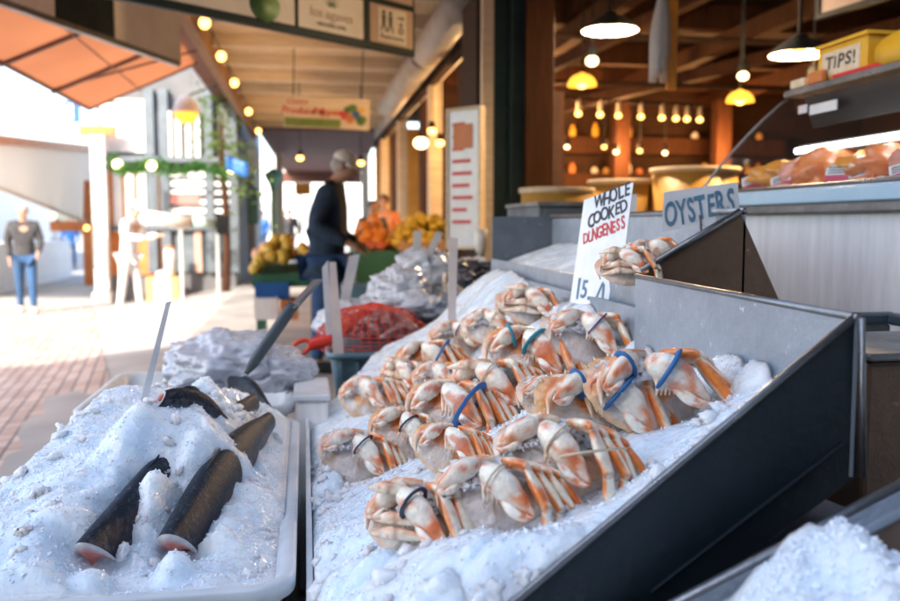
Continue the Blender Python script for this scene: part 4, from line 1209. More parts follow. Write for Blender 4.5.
# ---------------------------------------------------------------- the crab bed: rises from the low lip on the left to the back wall on the right
XW = .715
def bed0(x, y):
    z = .703 + .471 * x - .078 * y
    z += .12 * sst((y - 2.25) / 1.1)
    z += .035 * sst((.12 - x) / .2) * sst((1.5 - y) / .4)
    z += .09 * sst((x - .45) / .25) * sst((y - 1.9) / .35)
    return z
def march(px, py, f, off=0.0, t0=.5, t1=6.0):
    d = ray(px, py); t = t0
    while t < t1:
        p = EYE + d * t
        if p.z <= f(p.x, p.y) + off: return p
        t += .004
    return EYE + d * t1
# px, py, width in px, turn (deg), kind, band, text
CR = [
 (432, 503, 116, -14, 'B', 'dark', 'large cooked crab with wrinkled cream belly and tightly curled legs, nearest on the ice'),
 (506, 478, 118, -8, 'B', 'cream', 'cooked crab thick with frost, one long orange leg hanging down, second nearest on the ice'),
 (566, 440, 122, -6, 'B', 'string', 'cooked crab tied with cream elastic crossing its claw and fanned orange legs'),
 (602, 396, 118, 0, 'A', 'blue', 'cooked crab with orange shell rim and blue band, nearer of the wall side pair'),
 (660, 372, 120, 6, 'A', 'blue', 'rightmost cooked crab on the ice, blue banded claw, beside the steel back wall'),
 (462, 398, 98, -16, 'A', 'blueloop', 'cooked crab with a broad blue band looped round claw and legs, middle of the ice'),
 (500, 376, 92, -4, 'B', 'cream', 'cooked crab with thin cream elastic between the blue looped crab and the teal banded one'),
 (408, 424, 76, -4, 'A', 'dark', 'small cooked crab with lavender shell edge behind the nearest crab'),
 (362, 445, 78, -10, 'B', 'dark', 'cooked crab with a spread of cream legs leftmost at the lip of the tray'),
 (376, 388, 64, -20, 'A', 'none', 'small cooked crab with no band just below the grey blue tub'),
 (535, 345, 94, -8, 'A', 'teal', 'cooked crab with teal band and long orange leg at the middle back'),
 (586, 327, 82, 4, 'B', 'purple', 'cooked crab with purple elastic and four parallel legs just below the price card'),
 (434, 352, 62, -10, 'A', 'blueloop', 'cooked crab with blue band just right of the net bag'),
 (408, 370, 56, -24, 'B', 'none', 'little cooked crab wedged between the grey blue tub and the blue looped crab'),
 (464, 330, 58, -2, 'B', 'purple', 'cooked crab with loose legs at the far left of the back row'),
 (497, 318, 56, 6, 'B', 'cream', 'frost covered cooked crab in the back row, behind the teal banded crab'),
 (528, 298, 58, 4, 'B', 'none', 'farthest cooked crab, its legs raised against the ice crest'),
 (445, 372, 56, -12, 'A', 'none', 'cooked crab half hidden between the blue looped crab and the thin cream elastic crab'),
 (455, 438, 74, -16, 'A', 'none', 'small cooked crab without a band behind the frosted crab of the front row'),
 (556, 390, 70, -6, 'B', 'cream', 'small cooked crab with cream elastic behind the string tied crab'),
]
CRP = []
for c in CR:
    p = march(c[0], c[1] + c[2]*.10, bed0, .055)
    dep = p.y * cos(YAW) - p.x * sin(-YAW) * -1
    dep = (p - EYE).length
    CRP.append((p, c[2] * dep / FPX / .184))
LUMP = []
for (px, py, r_, h_) in ((322, 500, .05, .045), (318, 560, .055, .03), (420, 585, .12, .035), (470, 592, .09, .02), (340, 470, .05, .02), (370, 540, .06, .02), (735, 370, .05, .03), (700, 352, .06, .03), (668, 346, .05, .03), (640, 345, .04, .02),(755, 378, .04, .03), (520, 570, .08, .02), (355, 590, .06, .03)):
    p = march(px, py, bed0); LUMP.append((p.x, p.y, r_, h_))
def bed(x, y):
    z = bed0(x, y)
    for (p, s), c in zip(CRP, CR):
        d2 = (x - p.x)**2 + (y - p.y)**2
        if d2 < .04:
            w = exp(-d2 / (.085*s)**2)
            zc = bed0(p.x, p.y); tgt = zc + .25 * (z - zc) - .012
            z = z * (1 - w) + tgt * w
    for lx, ly, r_, h_ in LUMP:
        d2 = ((x-lx)**2 + (y-ly)**2) / r_**2
        if d2 < 1: z += h_ * sqrt(1 - d2) ** 1.2
    z -= .10 * sst((.03 - x) / .05) * .4
    z = z + rough(x, y, 0, 1.0)
    return min(z, top_z(x) + .003 + .012 * noise.noise(Vector((x*30, y*30, 1))) + max(0, y - side_y(x)) * .9)
def bed_in(x, y):
    if x < 0.008 or y < side_y(x) + .003: return False
    if y < 1.83: return x < XW - .004
    if y > 3.35: return False
    if y > 2.75 and x < .02 + (y - 2.75) * .45: return False
    return x < .735
def side_y(x):   # plan line of the near side wall
    return 1.046 + (x - XW) * ((1.046 - SY0) / (XW - SX0))
# near side wall: top edge from the back corner down to the lip
pB = at(858, 318, X=XW)
SX0, SY0 = .235, .985
pC = at(515, 602, Y=SY0 - .0)
SX0 = pC.x
pD = at(883, 482, X=XW + .012)
pE = at(680, 602, Y=side_y(.46))
tray = thing('crab_tray', 'slanted galvanised steel tray heaped with ice and whole cooked crabs', 'display tray', (.35, 1.5, .5))
print('tray', pB, pC, pD, pE)
slope = (pB.z - pC.z) / (pB.x - pC.x)
def top_z(x): return pC.z + slope * (x - pC.x)
xa = -.02
def sidepts(x): return Vector((x, side_y(x), top_z(x)))
low = (pD.z - pE.z) / (pD.x - pE.x)
def bot_z(x): return pE.z + low * (x - pE.x)
N = 14; rows = []
mb = MB()
def sw(u, v):
    x = xa + (XW - xa) * u
    zt = max(top_z(x), .50); zb = min(bot_z(x), zt - .012)
    zb = zb if x > pE.x - .3 else zt - .02
    z = zb + (zt - zb) * v
    yy = side_y(x) - .004 * sin(v * pi) * sin(u * pi)
    return Vector((x + .012 * (1 - v) * u, yy, z))
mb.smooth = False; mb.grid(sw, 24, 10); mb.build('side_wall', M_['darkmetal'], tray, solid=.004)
mb = MB(); mb.smooth = True
mb.tube([sidepts(x) + Vector((0, 0, .001)) for x in (xa + .1, .2, .35, .5, XW)], .0055, n=10); mb.build('rolled_edge', M_['rimsteel'], tray)
# folded crease on the outer face
mb = MB(); mb.tube([Vector((x, side_y(x) - .006, bot_z(x) + (top_z(x) - bot_z(x)) * .26)) for x in (.42, .55, .70)], .0022, n=6); mb.build('seam', M_['darkmetal'], tray)
mb = MB(); mb.smooth = True; mb.tube([Vector((XW + .002, pB.y - .005, pB.z)), Vector((XW + .014, pB.y - .005, bot_z(XW)))], .0045, n=8); mb.build('corner_weld', M_['rimsteel'], tray)
# back wall
pA = at(636, 276, X=XW)
def bw(u, v):
    a = Vector((XW, pB.y, pB.z)).lerp(Vector((XW, pA.y, pA.z)), u)
    zlow = min(bed0(XW, a.y) - .05, bot_z(XW))
    return Vector((XW + .010 * sin(u * 3) * sin(v * 3), a.y, zlow + (a.z - zlow) * v)) 
mb = MB(); mb.grid(bw, 16, 8); mb.build('back_wall', M_['steel'], tray, solid=.004)
mb = MB(); mb.smooth = True; mb.tube([Vector((XW, pB.y, pB.z)), Vector((XW, pA.y, pA.z))], .0055, n=10); mb.build('rolled_edge', M_['rimsteel'], tray)
# the rest of the pan: lip, floor, far wall
mb = MB(); mb.box((-.006, 1.0, .33), (.006, 2.8, .575)); mb.build('front_lip', M_['poly'], tray, bevel=.003)
mb = MB(); mb.slab([(0, .96, .45), (XW + .02, 1.05, .78), (XW + .02, 3.3, .62), (.0, 3.3, .33)], (0, 0, .01)); mb.build('pan', M_['steel'], tray)
mb = MB(); 
mb = MB(); mb.slab([(.26, 3.36, .4), (.75, 3.36, .4), (.75, 3.36, .88), (.26, 3.36, .63)], (0, .01, 0)); mb.build('far_wall', M_['steel'], tray)
mb = MB(); mb.box((.738, 1.84, .5), (.75, 3.36, .99)); mb.build('divider', M_['steel'], tray)
fo = field(bed, .008, .735, .93, 3.35, .0046, bed_in).build('ice_bed', M_['ice'])
tag(fo, kind='stuff')
def smp():
    x, y = random.uniform(.012, .71), random.uniform(.97, 3.3)
    if random.random() < .6: y = random.uniform(.97, 2.1)
    if not bed_in(x, y): return None
    if noise.noise(Vector((x * 7, y * 7, 3))) < -.05 and random.random() < .75: return None
    return Vector((x, y, bed(x, y) + .001))
grains(6000, smp, .0016, .0042, 'ice_crumbs')
# stand under the display
ds = thing('display_stand', 'dark stand carrying the steel trays', 'stand', (.3, 2, 0))
mb = MB(); mb.box((.03, 1.05, .02), (.70, 3.3, .32)); mb.build('cabinet', M_['black'], ds)

# ================================================================ cooked crabs
M_['shell'] = vcol_mat('cooked_crab_shell', rough=.28, sss=.03, bump=.95, bscale=150, coat=.6, mottle=.16)
BANDM = {'blue': mat('blue_rubber', (.015, .12, .32), .5), 'teal': mat('teal_rubber', (.02, .25, .33), .5), 'purple': mat('purple_rubber', (.10, .07, .22), .5),
         'cream': mat('cream_rubber', (.62, .50, .34), .5), 'dark': mat('dark_rubber', (.03, .05, .08), .5)}
CREAM, ORANGE, RED, LAV, TAN = (.92, .81, .62), (.80, .22, .03), (.66, .075, .02), (.72, .62, .55), (.70, .38, .12)
def shade_leg(seed, warm=1.0):
    def f(t, a):
        nz = noise.noise(Vector((t * 7, a * .8, seed * 3.3)))
        w = sst((sin(a + .55) + nz * .9 - .48) / .4) * min(1, warm)
        c = lerp(CREAM, ORANGE, w)
        if nz > .30: c = lerp(c, RED, min(.6, (nz - .30) * 3))
        c = lerp(c, (.88, .80, .64), .75 * sst((t - .86) / .08))
        for j in (.30, .58, .66):
            if abs(t - j) < .018: c = lerp(c, (.92, .85, .72) if j != .58 else (.42, .18, .09), .7)
        return c
    return f
def crab_parts(seed, kind):
    R = random.Random(seed); J = lambda s: R.uniform(-s, s)
    parts = []
    # carapace: dungeness outline with toothed front margin
    tau = radians(62 + J(8)) if kind == 'A' else radians(48 + J(6))
    front = Vector((0, cos(tau), sin(tau))); dors = Vector((0, -sin(tau), cos(tau))); lat = Vector((1, 0, 0))
    if kind == 'B': pass
    rz = Matrix.Rotation(radians(12 + J(6)), 3, 'Y')
    C = Vector((-.022, .018, .052))
    A_, B_ = .098, .062
    mb = MB(); mb.smooth = True
    nr, na = 16, 88
    def outline(a):
        x, y = cos(a), sin(a)
        k = 1.0
        if y > 0: k *= 1 - .10 * (1 - abs(x)) ** 2
        else: k *= 1 + .14 * abs(y) * (1 - abs(x))
        if y > -.05 and y < .93:
            k *= 1 + .035 * (abs(((a * 13 / pi) % 1) - .5) * 2 - .5)
        return x * A_ * k, y * B_ * k
    for side in (1, -1):
        vs, cs = [], []
        for j in range(nr + 1):
            r = j / nr
            for i in range(na):
                a = 2*pi*i/na
                x, y = outline(a); x *= r; y *= r
                h = (1 - r ** 2.6) ** .75
                if side > 0:
                    z = .026 * h + .0034 * noise.noise(Vector((x*45, y*45, seed))) + .0020 * noise.noise(Vector((x*150, y*150, seed)))
                    z += .004 * h * cos(x * 52) * (1 if y > -.02 else .4) + .0015 * noise.noise(Vector((x*300, y*300, seed)))
                    g = (y / B_)
                    nz = noise.noise(Vector((x*28, y*28, seed*2)))
                    w = sst((g + nz * .8 + .42) / .6)
                    c = lerp(LAV, ORANGE, w)
                    if r > .90: c = lerp(c, (.86, .52, .25), .7)
                    c = lerp(c, TAN, max(0, min(.6, nz * 1.2)))
                    if kind == 'B': c = lerp(c, (.66, .58, .54), .4)
                else:
                    z = -.022 * h * (1 + .12 * sin(abs(x) * 210 + y * 40)) + .002 * noise.noise(Vector((x*60, y*60, seed)))
                    c = lerp(CREAM, TAN, max(0, noise.noise(Vector((x*40, y*40, seed))) * 1.3))
                vs.append(rz @ (lat * x + front * y + dors * z) + C); cs.append(c)
        fs = [(j*na+i, j*na+(i+1)%na, (j+1)*na+(i+1)%na, (j+1)*na+i) for j in range(nr) for i in range(na)]
        if side < 0: fs = [f[::-1] for f in fs]
        mb.add(vs, fs, cs)
    if kind == 'B' and seed == 31:   # folded belly segments facing the viewer along the upper left
        for q in (0, 2, 3):
            u = q / 4
            a = C + Vector((-.082 + .010*u, -.020 - .004*q, .052 - .023*q)); b_ = C + Vector((.012 + .008*q, -.050 - .004*q, .060 - .021*q))
            mid = a.lerp(b_, .5) + Vector((J(.004), -.018, .010))
            mb.tube([a, a.lerp(mid, .6), mid, mid.lerp(b_, .5), b_], [.003, .0085, .0105, .0085, .004], n=12, flat=.8, sub=4, colf=shade_leg(seed * 9 + q, .55))
    for q in range(9):
        a_ = pi * (.12 + .76 * q / 8); x, y = outline(a_)
        p_ = rz @ (lat * x + front * y) + C; n_ = (rz @ (lat * x * .4 + front * y)).normalized()
        mb.col = (.88, .60, .34); mb.tube([p_ - n_ * .003, p_ + n_ * .006], [.0034, .0006], n=6)
    parts.append(('carapace', mb, 'shell'))
    # right claw across the top front
    def claw(w, tip, k, sd):
        m = MB(); m.smooth = True
        w, tip = Vector(w), Vector(tip); ax = (tip - w)
        def cf(t, a):
            nz = noise.noise(Vector((t * 5 + sd, a * .9, seed * 1.9)))
            wv = max(0, min(1, sst((t - .42) / .4) * (.30 + .9 * sst((nz + .15) / .3)) + .7 * sst((.16 - t) / .1) + .5 * sst((nz - .12) / .2)))
            c = lerp((.93, .86, .72), ORANGE, wv * .9)
            if nz > .33: c = lerp(c, RED, .5)
            return c
        sag = Vector((0, -.006, .010)) * k
        m.tube([w, w + ax*.10 + sag*.5, w + ax*.28 + sag, w + ax*.50 + sag, w + ax*.72 + sag*.3, w + ax*.9 - sag*.3, tip - sag*.6], [.010*k, .0230*k, .0310*k, .0310*k, .0215*k, .012*k, .003*k], n=18, flat=.72, sub=4, colf=cf)
        up = Vector((0, -.012, -.017)) * k
        m.tube([w + ax*.42 + up*.9, w + ax*.60 + up*1.35, w + ax*.8 + up*1.15, w + ax*1.0 + up*.3], [.009*k, .0125*k, .0095*k, .002*k], n=12, flat=.8, sub=4, colf=cf)
        for q in range(5):   # teeth between the fingers
            m.ball(w + ax*(.66 + q*.055) + up*.55, .0024*k, nu=6, nv=4)
        return m
    parts.append(('claw', claw((-.036 + J(.006), -.026, .110 + J(.005)), (.046 + J(.006), -.066, .058 + J(.008)), .74, 1), 'shell'))
    parts.append(('claw', claw((-.040 + J(.005), .002, .108), (-.100 + J(.006), -.026, .074 + J(.006)), .56, 4), 'shell'))
    # legs of the near flank, folded side by side and hanging down to the right
    for i in range(4):
        s_ = .0148 * i
        a = Vector((-.002 + s_, -.002 + .010*i, .114 - .004*i))
        b_ = Vector((.034 + s_, -.036 + .014*i, .118 - .008*i + J(.004)))
        c = Vector((.068 + s_ * 1.05 + J(.004), -.066 + .020*i, .066 - .006*i + J(.006)))
        d = Vector((.076 + s_ * .95 + J(.007), -.070 + .021*i, .018 + .004*i + J(.006)))
        e = Vector((.068 + s_ * .8 + J(.008), -.052 + .019*i, -.006))
        if kind == 'B' and i == 0 and seed == 38: d.z -= .020; d.x -= .006; e = d + Vector((.004, .004, -.034))
        path = [a, a.lerp(b_, .5), b_, b_.lerp(c, .12), b_.lerp(c, .55), c, c.lerp(d, .12), c.lerp(d, .6), d, e]
        rad = [.009, .0138, .0135, .0112, .0150, .0128, .0105, .0124, .0078, .002]
        m = MB(); m.smooth = True
        m.tube(path, [q*(1 - .04*i) for q in rad], n=14, flat=.62, sub=4, up=Vector((.75, -1, .35)), colf=shade_leg(seed * 5 + i, 1.1))
        parts.append(('leg', m, 'shell'))
    # far legs folded flat over the top left of the shell
    for i in range(3):
        a = Vector((-.020 - .01*i, .018 + .006*i, .112 - .004*i)); b_ = Vector((-.062 - .012*i, .006 + .016*i, .110 - .010*i + J(.004)))
        c = Vector((-.100 - .004*i + J(.004), -.008 + .018*i, .076 - .012*i)); d = Vector((-.100, -.022 + .018*i, .044 - .012*i))
        m = MB(); m.smooth = True
        m.tube([a, a.lerp(b_, .5), b_, b_.lerp(c, .5), c, d], [.008, .0112, .0105, .0105, .008, .003], n=12, flat=.68, sub=4, up=Vector((0, -1, 1)), colf=shade_leg(seed * 7 + i, .8))
        parts.append(('leg', m, 'shell'))
    # mouth plates and folded feelers between the claws
    m = MB(); m.smooth = True
    for k in range(5):
        m.tube([(-.032 + .006*k, -.030, .098 - .002*k), (-.026 + .006*k, -.044, .080), (-.028 + .007*k, -.044, .062)], [.003, .0045, .001], n=8, sub=3, colf=shade_leg(seed + k, .6))
    parts.append(('mouth_plates', m, 'shell'))
    return parts
def band_mesh(kind):
    m = MB(); m.smooth = True
    def loop(c, ax, rx, ry, w, n=28, seed=0):
        c = Vector(c); ax = Vector(ax).normalized(); u = ax.cross(Vector((0, 0, 1))).normalized(); v = ax.cross(u)
        pts = [c + u*cos(2*pi*i/n)*rx*(1+.06*sin(3*i+seed)) + v*sin(2*pi*i/n)*ry for i in range(n)]
        pts.append(pts[0]); pts.append(pts[1])
        m.tube(pts, w, n=8, flat=1.0 if w < .002 else 2.0, up=ax, caps=False)
    if kind in ('blue', 'teal'):
        loop((-.060, -.007, .100), (.060, .028, .034), .0135, .0185, .0036)
        if kind == 'teal': loop((-.010, -.044, .100), (.088, -.042, -.056), .0212, .0278, .0032)
        else: loop((-.010, -.044, .100), (.088, -.042, -.056), .0212, .0278, .0036)
    elif kind == 'blueloop':
        loop((.024, -.052, .086), (.092, -.020, -.052), .036, .046, .0038)
    elif kind in ('purple', 'dark'):
        loop((-.010, -.044, .100), (.088, -.042, -.056), .0212, .0278, .0020)
    elif kind in ('cream', 'string'):
        loop((-.010, -.044, .100), (.088, -.042, -.056), .0212, .0278, .0019)
        if kind == 'string':
            loop((.040, -.050, .088), (.3, -.3, -1), .050, .036, .0019)
    return m
def crumbs_mesh(seed, kind, n):
    R = random.Random(seed + 50); mb = MB()
    for _ in range(n):
        u, v = R.uniform(-1, .5), R.uniform(0, 1)
        p = Vector((-.020 + u*.075, .028 - v*.06, .108 - abs(u)*.03 - v*.018 + R.uniform(-.004, .004)))
        s = R.uniform(.0022, .0065)
        Rm = Euler((R.uniform(0, 6), R.uniform(0, 6), 0)).to_matrix()
        vs = [p + Rm @ (Vector(d) * s * R.uniform(.6, 1.2)) for d in ((1,0,0),(-1,0,0),(0,1,0),(0,-1,0),(0,0,1),(0,0,-1))]
        mb.add(vs, [(0,2,4),(2,1,4),(1,3,4),(3,0,4),(2,0,5),(1,2,5),(3,1,5),(0,3,5)])
    mb.smooth = True
    mb.ball((-.035, .022, .085), (.062, .036, .026), nu=40, nv=26, amp=.35, fr=4, seed=seed)
    return mb
VAR = {}
for kind in 'AB':
    for v in range(3):
        sd = (11 if kind == 'A' else 31) + v * 7
        VAR[(kind, v)] = [(n, mb.mesh(n, M_[m], None, True)) for n, mb, m in crab_parts(sd, kind)] + [('ice_crumbs', crumbs_mesh(sd, kind, 60 if kind == 'A' else 130).mesh('ice_crumbs', [M_['grain']]))]
for me in [VAR[k][-1][1] for k in VAR]:
    me.materials.clear(); me.materials.append(M_['ice'])
BM = {}
for k in ('blue', 'teal', 'purple', 'cream', 'dark', 'string', 'blueloop'):
    BM[k] = band_mesh(k).mesh('rubber_band', BANDM[{'string': 'cream', 'blueloop': 'blue'}.get(k, k)], None, True)
cnt = {'A': 0, 'B': 0}
def place_crab(p, s, turn, kind, band, label, group, drop=.070, v=None, roll=0.0):
    if v is None: v = cnt[kind] % 3; cnt[kind] += 1
    M = Matrix.Translation(Vector((p.x, p.y, p.z - drop * s))) @ Matrix.Rotation(YAW + radians(turn), 4, 'Z') @ Matrix.Rotation(roll, 4, 'Y') @ Matrix.Scale(s, 4)
    t = thing('cooked_crab', label, 'crab', M=M, group=group)
    for n, me in VAR[(kind, v)]:
        if n == 'ice_crumbs' and kind == 'A' and v != 1: continue
        o = bpy.data.objects.new(n, me); COL.objects.link(o); o.parent = t
    if band != 'none':
        o = bpy.data.objects.new('rubber_band', BM[band]); COL.objects.link(o); o.parent = t
    return t
rr = random.Random(4)
for (p, s), c in zip(CRP, CR):
    place_crab(p, s, c[3] + rr.uniform(-12, 12), c[4], c[5], c[6], 'cooked crabs on the ice tray', roll=radians(rr.uniform(-3, 14)))

# ================================================================ second tray with the oysters card
ot = thing('oyster_tray', 'steel tray with a brown stained side wall behind the crab tray', 'display tray', (.95, 2.4, .6))
Yo = 1.95
a, b, c, d = at(640, 271, Y=Yo), at(740, 211, Y=Yo), at(779, 300, Y=Yo), at(641, 330, Y=Yo)
mb = MB(); mb.slab([a, d, c, b], (0, .006, 0)); mb.build('side_wall', M_['warmsteel'], ot)
mb = MB(); mb.smooth = True; mb.tube([a, b], .008, n=10); mb.build('rolled_edge', M_['rimsteel'], ot)
XB = b.x + .01
mb = MB(); mb.slab([(XB, Yo, .7), (XB, Yo, b.z - .004), (XB, 3.6, b.z + .0), (XB, 3.6, .7)], (.006, 0, 0)); mb.build('back_wall', M_['steel'], ot)
mb = MB(); mb.smooth = True; mb.tube([(XB, Yo, b.z), (XB, 3.6, b.z)], .009, n=10); mb.build('rolled_edge', M_['rimsteel'], ot)
mb = MB(); mb.slab([(a.x + .01, Yo + .01, a.z - .16), (XB, Yo + .01, b.z - .22), (XB, 3.59, b.z - .22), (a.x + .01, 3.59, a.z - .2)], (0, 0, .008)); mb.build('pan', M_['steel'], ot)
mb = MB(); mb.box((a.x, 3.59, .8), (XB, 3.60, b.z)); mb.build('far_wall', M_['binsteel'], ot)
mb = MB(); mb.box((a.x - .006, Yo + .01, .55), (a.x + .003, 3.59, a.z - .035)); mb.build('front_lip', M_['steel'], ot)
def ob(x, y): return a.z - .045 + (x - a.x) * .34 + rough(x, y, 4) - .02 * sst((y - 3.0) / .5)
o = field(ob, a.x + .005, XB - .004, Yo + .008, 3.58, .012).build('ice_bed', M_['ice']); tag(o, kind='stuff')
for i, (px, py, w_, lab) in enumerate(((632, 272, 46, 'pale cooked crab in the oyster tray, closest to the price card'), (655, 262, 44, 'pale cooked crab in the oyster tray, right behind the first and beside the brown wall'))):
    p = march(px, py, ob, .03)
    place_crab(p, .75, -10 + i * 20, 'B', 'none', lab, 'crabs in the oyster tray', drop=.045, v=i)
mb = MB(); mb.box((.8, 1.99, .02), (XB - .02, 3.5, .68)); mb.build('cabinet', M_['black'], ds)

# ---------------------------------------------------------------- cards with handwriting
def card(name, label, TL, TR, BR, BL, t=.002, m='paper'):
    X = (BR - BL)
    Mx = frame(BL, X, (TL - BL))
    inv = Mx.inverted()
    q = [inv @ p for p in (BL, BR, TR, TL)]
    q = [Vector((p.x, 0, p.z)) for p in q]
    th = thing(name, label, 'sign', M=Mx)
    mb = MB(); mb.slab(q, (0, t, 0)); mb.build('card', M_[m], th, local=True)
    return th, q
YL, YR = 2.28, 2.10; BLp = at(570, 302, Y=YL)
th, q = card('price_card', 'white laminated card lettered whole cooked dungeness standing in the ice', at(584, 200, Y=YL), at(627, 181, Y=YR), at(617, 313, Y=YR), at(570, 302, Y=YL))
w_, h_ = q[1].x, q[2].z
print('card', w_, h_, BLp)
rt = radians(-20)
hand_text('WHOLE', th, facing(w_*.54, -.001, h_*.885, rt), w_*.72, h_*.145, M_['ink'], 1)
hand_text('COOKED', th, facing(w_*.50, -.001, h_*.745, rt), w_*.80, h_*.145, M_['ink'], 2)
hand_text('DUNGENESS', th, facing(w_*.48, -.001, h_*.605, rt), w_*.86, h_*.13, M_['redink'], 3)
hand_text('.99', th, facing(w_*.62, -.001, h_*.36, rt*.5), w_*.36, h_*.16, M_['blueink'], 4)
hand_text('15. /LB', th, facing(w_*.50, -.001, h_*.12, rt*.2), w_*.86, h_*.22, M_['blueink'], 5)
YY = 2.12
th, q = card('oyster_card', 'white card lettered oysters above the brown stained tray wall', at(664, 192, Y=YY), at(738, 182, Y=YY-.04), at(740, 221, Y=YY-.04), at(662, 232, Y=YY))
w_, h_ = q[1].x, q[2].z
hand_text('OYSTERS', th, facing(w_*.5, -.001, h_*.44, radians(-3)), w_*.92, h_*.80, M_['blueink'], 6, tall=1.05)
mb = MB(); mb.bar((w_*.5, .003, -.10), (w_*.5, .003, h_*.3), .012, .004); mb.build('stake', M_['rimsteel'], th, local=True)
th, q = card('small_card', 'small pale card mostly hidden behind the whole cooked card', at(612, 196, Y=2.9), at(637, 194, Y=2.9), at(636, 229, Y=2.9), at(612, 234, Y=2.9))
text('$', th, facing(q[1].x*.72, -.001, q[2].z*.5), q[2].z*.6, M_['blueink'])
mb = MB(); mb.bar((q[1].x*.5, .003, -.16), (q[1].x*.5, .003, .02), .012, .004); mb.build('stake', M_['rimsteel'], th, local=True)

# ================================================================ nearest tray at the lower right
nt_ = thing('near_tray', 'steel rimmed tray with lumps of ice in the lower right foreground', 'display tray', (.7, .8, .7))
a = at(680, 603, Y=.955); b = at(905, 484, Y=.935)
a2 = at(640, 630, Y=.955)
dirn = (b - a).normalized()
A_ = a - dirn * .25; B_ = b + dirn * .10
mb = MB(); mb.smooth = True; mb.tube([A_, B_], .0085, n=12); mb.build('outer_rim', M_['rimsteel'], nt_)
off = Vector((0, -.036, -.008))
mb = MB(); mb.slab([A_ + Vector((0, -.004, .002)), B_ + Vector((0, -.004, .002)), B_ + off, A_ + off], (0, 0, -.004)); mb.build('rim_flat', M_['rimsteel'], nt_)
mb = MB(); mb.smooth = True; mb.tube([A_ + off, B_ + off], .006, n=12); mb.build('inner_rim', M_['steel'], nt_)
mb = MB(); mb.slab([A_ + off, B_ + off, B_ + off + Vector((0, -.01, -.10)), A_ + off + Vector((0, -.01, -.10))], (0, .004, 0)); mb.build('side_wall', M_['warmsteel'], nt_)
mb = MB(); mb.slab([A_ + off + Vector((0, -.01, -.10)), B_ + off + Vector((0, -.01, -.10)), B_ + Vector((0, -.35, -.12)), A_ + Vector((0, -.35, -.12))], (0, 0, -.004)); mb.build('pan', M_['warmsteel'], nt_)
mb = MB(); mb.box((.45, .55, .02), (1.1, .90, .60)); mb.build('support', M_['black'], nt_)
zz = lambda x: A_.z + (x - A_.x) * (B_.z - A_.z) / (B_.x - A_.x)
pI = at(850, 560, Y=.80)
def nb_(x, y):
    m_ = at(800, 600, Y=.82)
    z = max(zz(x) - .10, pI.z - .012 - 3.0 * (x - pI.x - .05) ** 2 - 1.2 * (y - .78) ** 2 + .03 * noise.noise(Vector((x*16, y*16, 5))))
    return z + rough(x, y, 9, 1.5) + .012 * noise.noise(Vector((x * 30, y * 30, 2)))
o = field(nb_, A_.x + .03, B_.x - .005, .62, .905, .005).build('ice_bed', M_['ice']); tag(o, kind='stuff')
def smp2():
    x, y = random.uniform(pI.x - .12, B_.x - .02), random.uniform(.66, .89); return Vector((x, y, nb_(x, y) + .001))
grains(1500, smp2, .002, .005, 'ice_crumbs')

# grey bin and brown box behind the tray wall, right edge
p0, p1 = at(862, 334, Y=1.55), at(930, 340, Y=1.55)
bb = thing('plastic_bin', 'dark blue grey plastic bin with a rolled rim at the right edge behind the tray', 'bin', (p0.x + .2, 1.7, .5))
mb = MB(); mb.slab([(p0.x, 1.55, p0.z), (p1.x + .2, 1.55, p0.z), (p1.x + .2, 1.95, p0.z), (p0.x, 1.95, p0.z)], (0, 0, -.025)); rim = mb
mb = MB()
w0, w1 = p0.x, p1.x + .2
for lo, hi in (((w0, 1.55, p0.z - .03), (w1, 1.58, p0.z)), ((w0, 1.92, p0.z - .03), (w1, 1.95, p0.z)), ((w0, 1.581, p0.z - .03), (w0 + .03, 1.919, p0.z)), ((w1 - .03, 1.581, p0.z - .03), (w1, 1.919, p0.z))): mb.box(lo, hi)
mb.build('rim', mat('blue_grey_bin', (.035, .055, .075), .35, col2=(.05, .075, .1), nscale=8), bb, bevel=.008)
mb = MB()
for lo, hi in (((w0 + .015, 1.565, .3), (w1 - .015, 1.575, p0.z - .031)), ((w0 + .015, 1.925, .3), (w1 - .015, 1.935, p0.z - .031)), ((w0 + .015, 1.576, .3), (w0 + .025, 1.924, p0.z - .031)), ((w0 + .015, 1.565, .28), (w1 - .015, 1.935, .299))): mb.box(lo, hi)
mb.build('tub', M_['lampout'], bb)
p0 = at(868, 362, Y=1.25)
bx = thing('steel_locker', 'brown grey steel box standing right behind the dark side wall', 'box', (p0.x + .2, 1.3, 0))
mb = MB(); mb.box((p0.x, 1.25, .02), (p0.x + .5, 1.5, p0.z)); mb.build('body', M_['warmsteel'], bx, bevel=.008)
mb = MB(); mb.box((p0.x - .005, 1.24, p0.z + .001), (p0.x + .5, 1.51, p0.z + .014)); mb.build('lid', M_['rimsteel'], bx, bevel=.004)

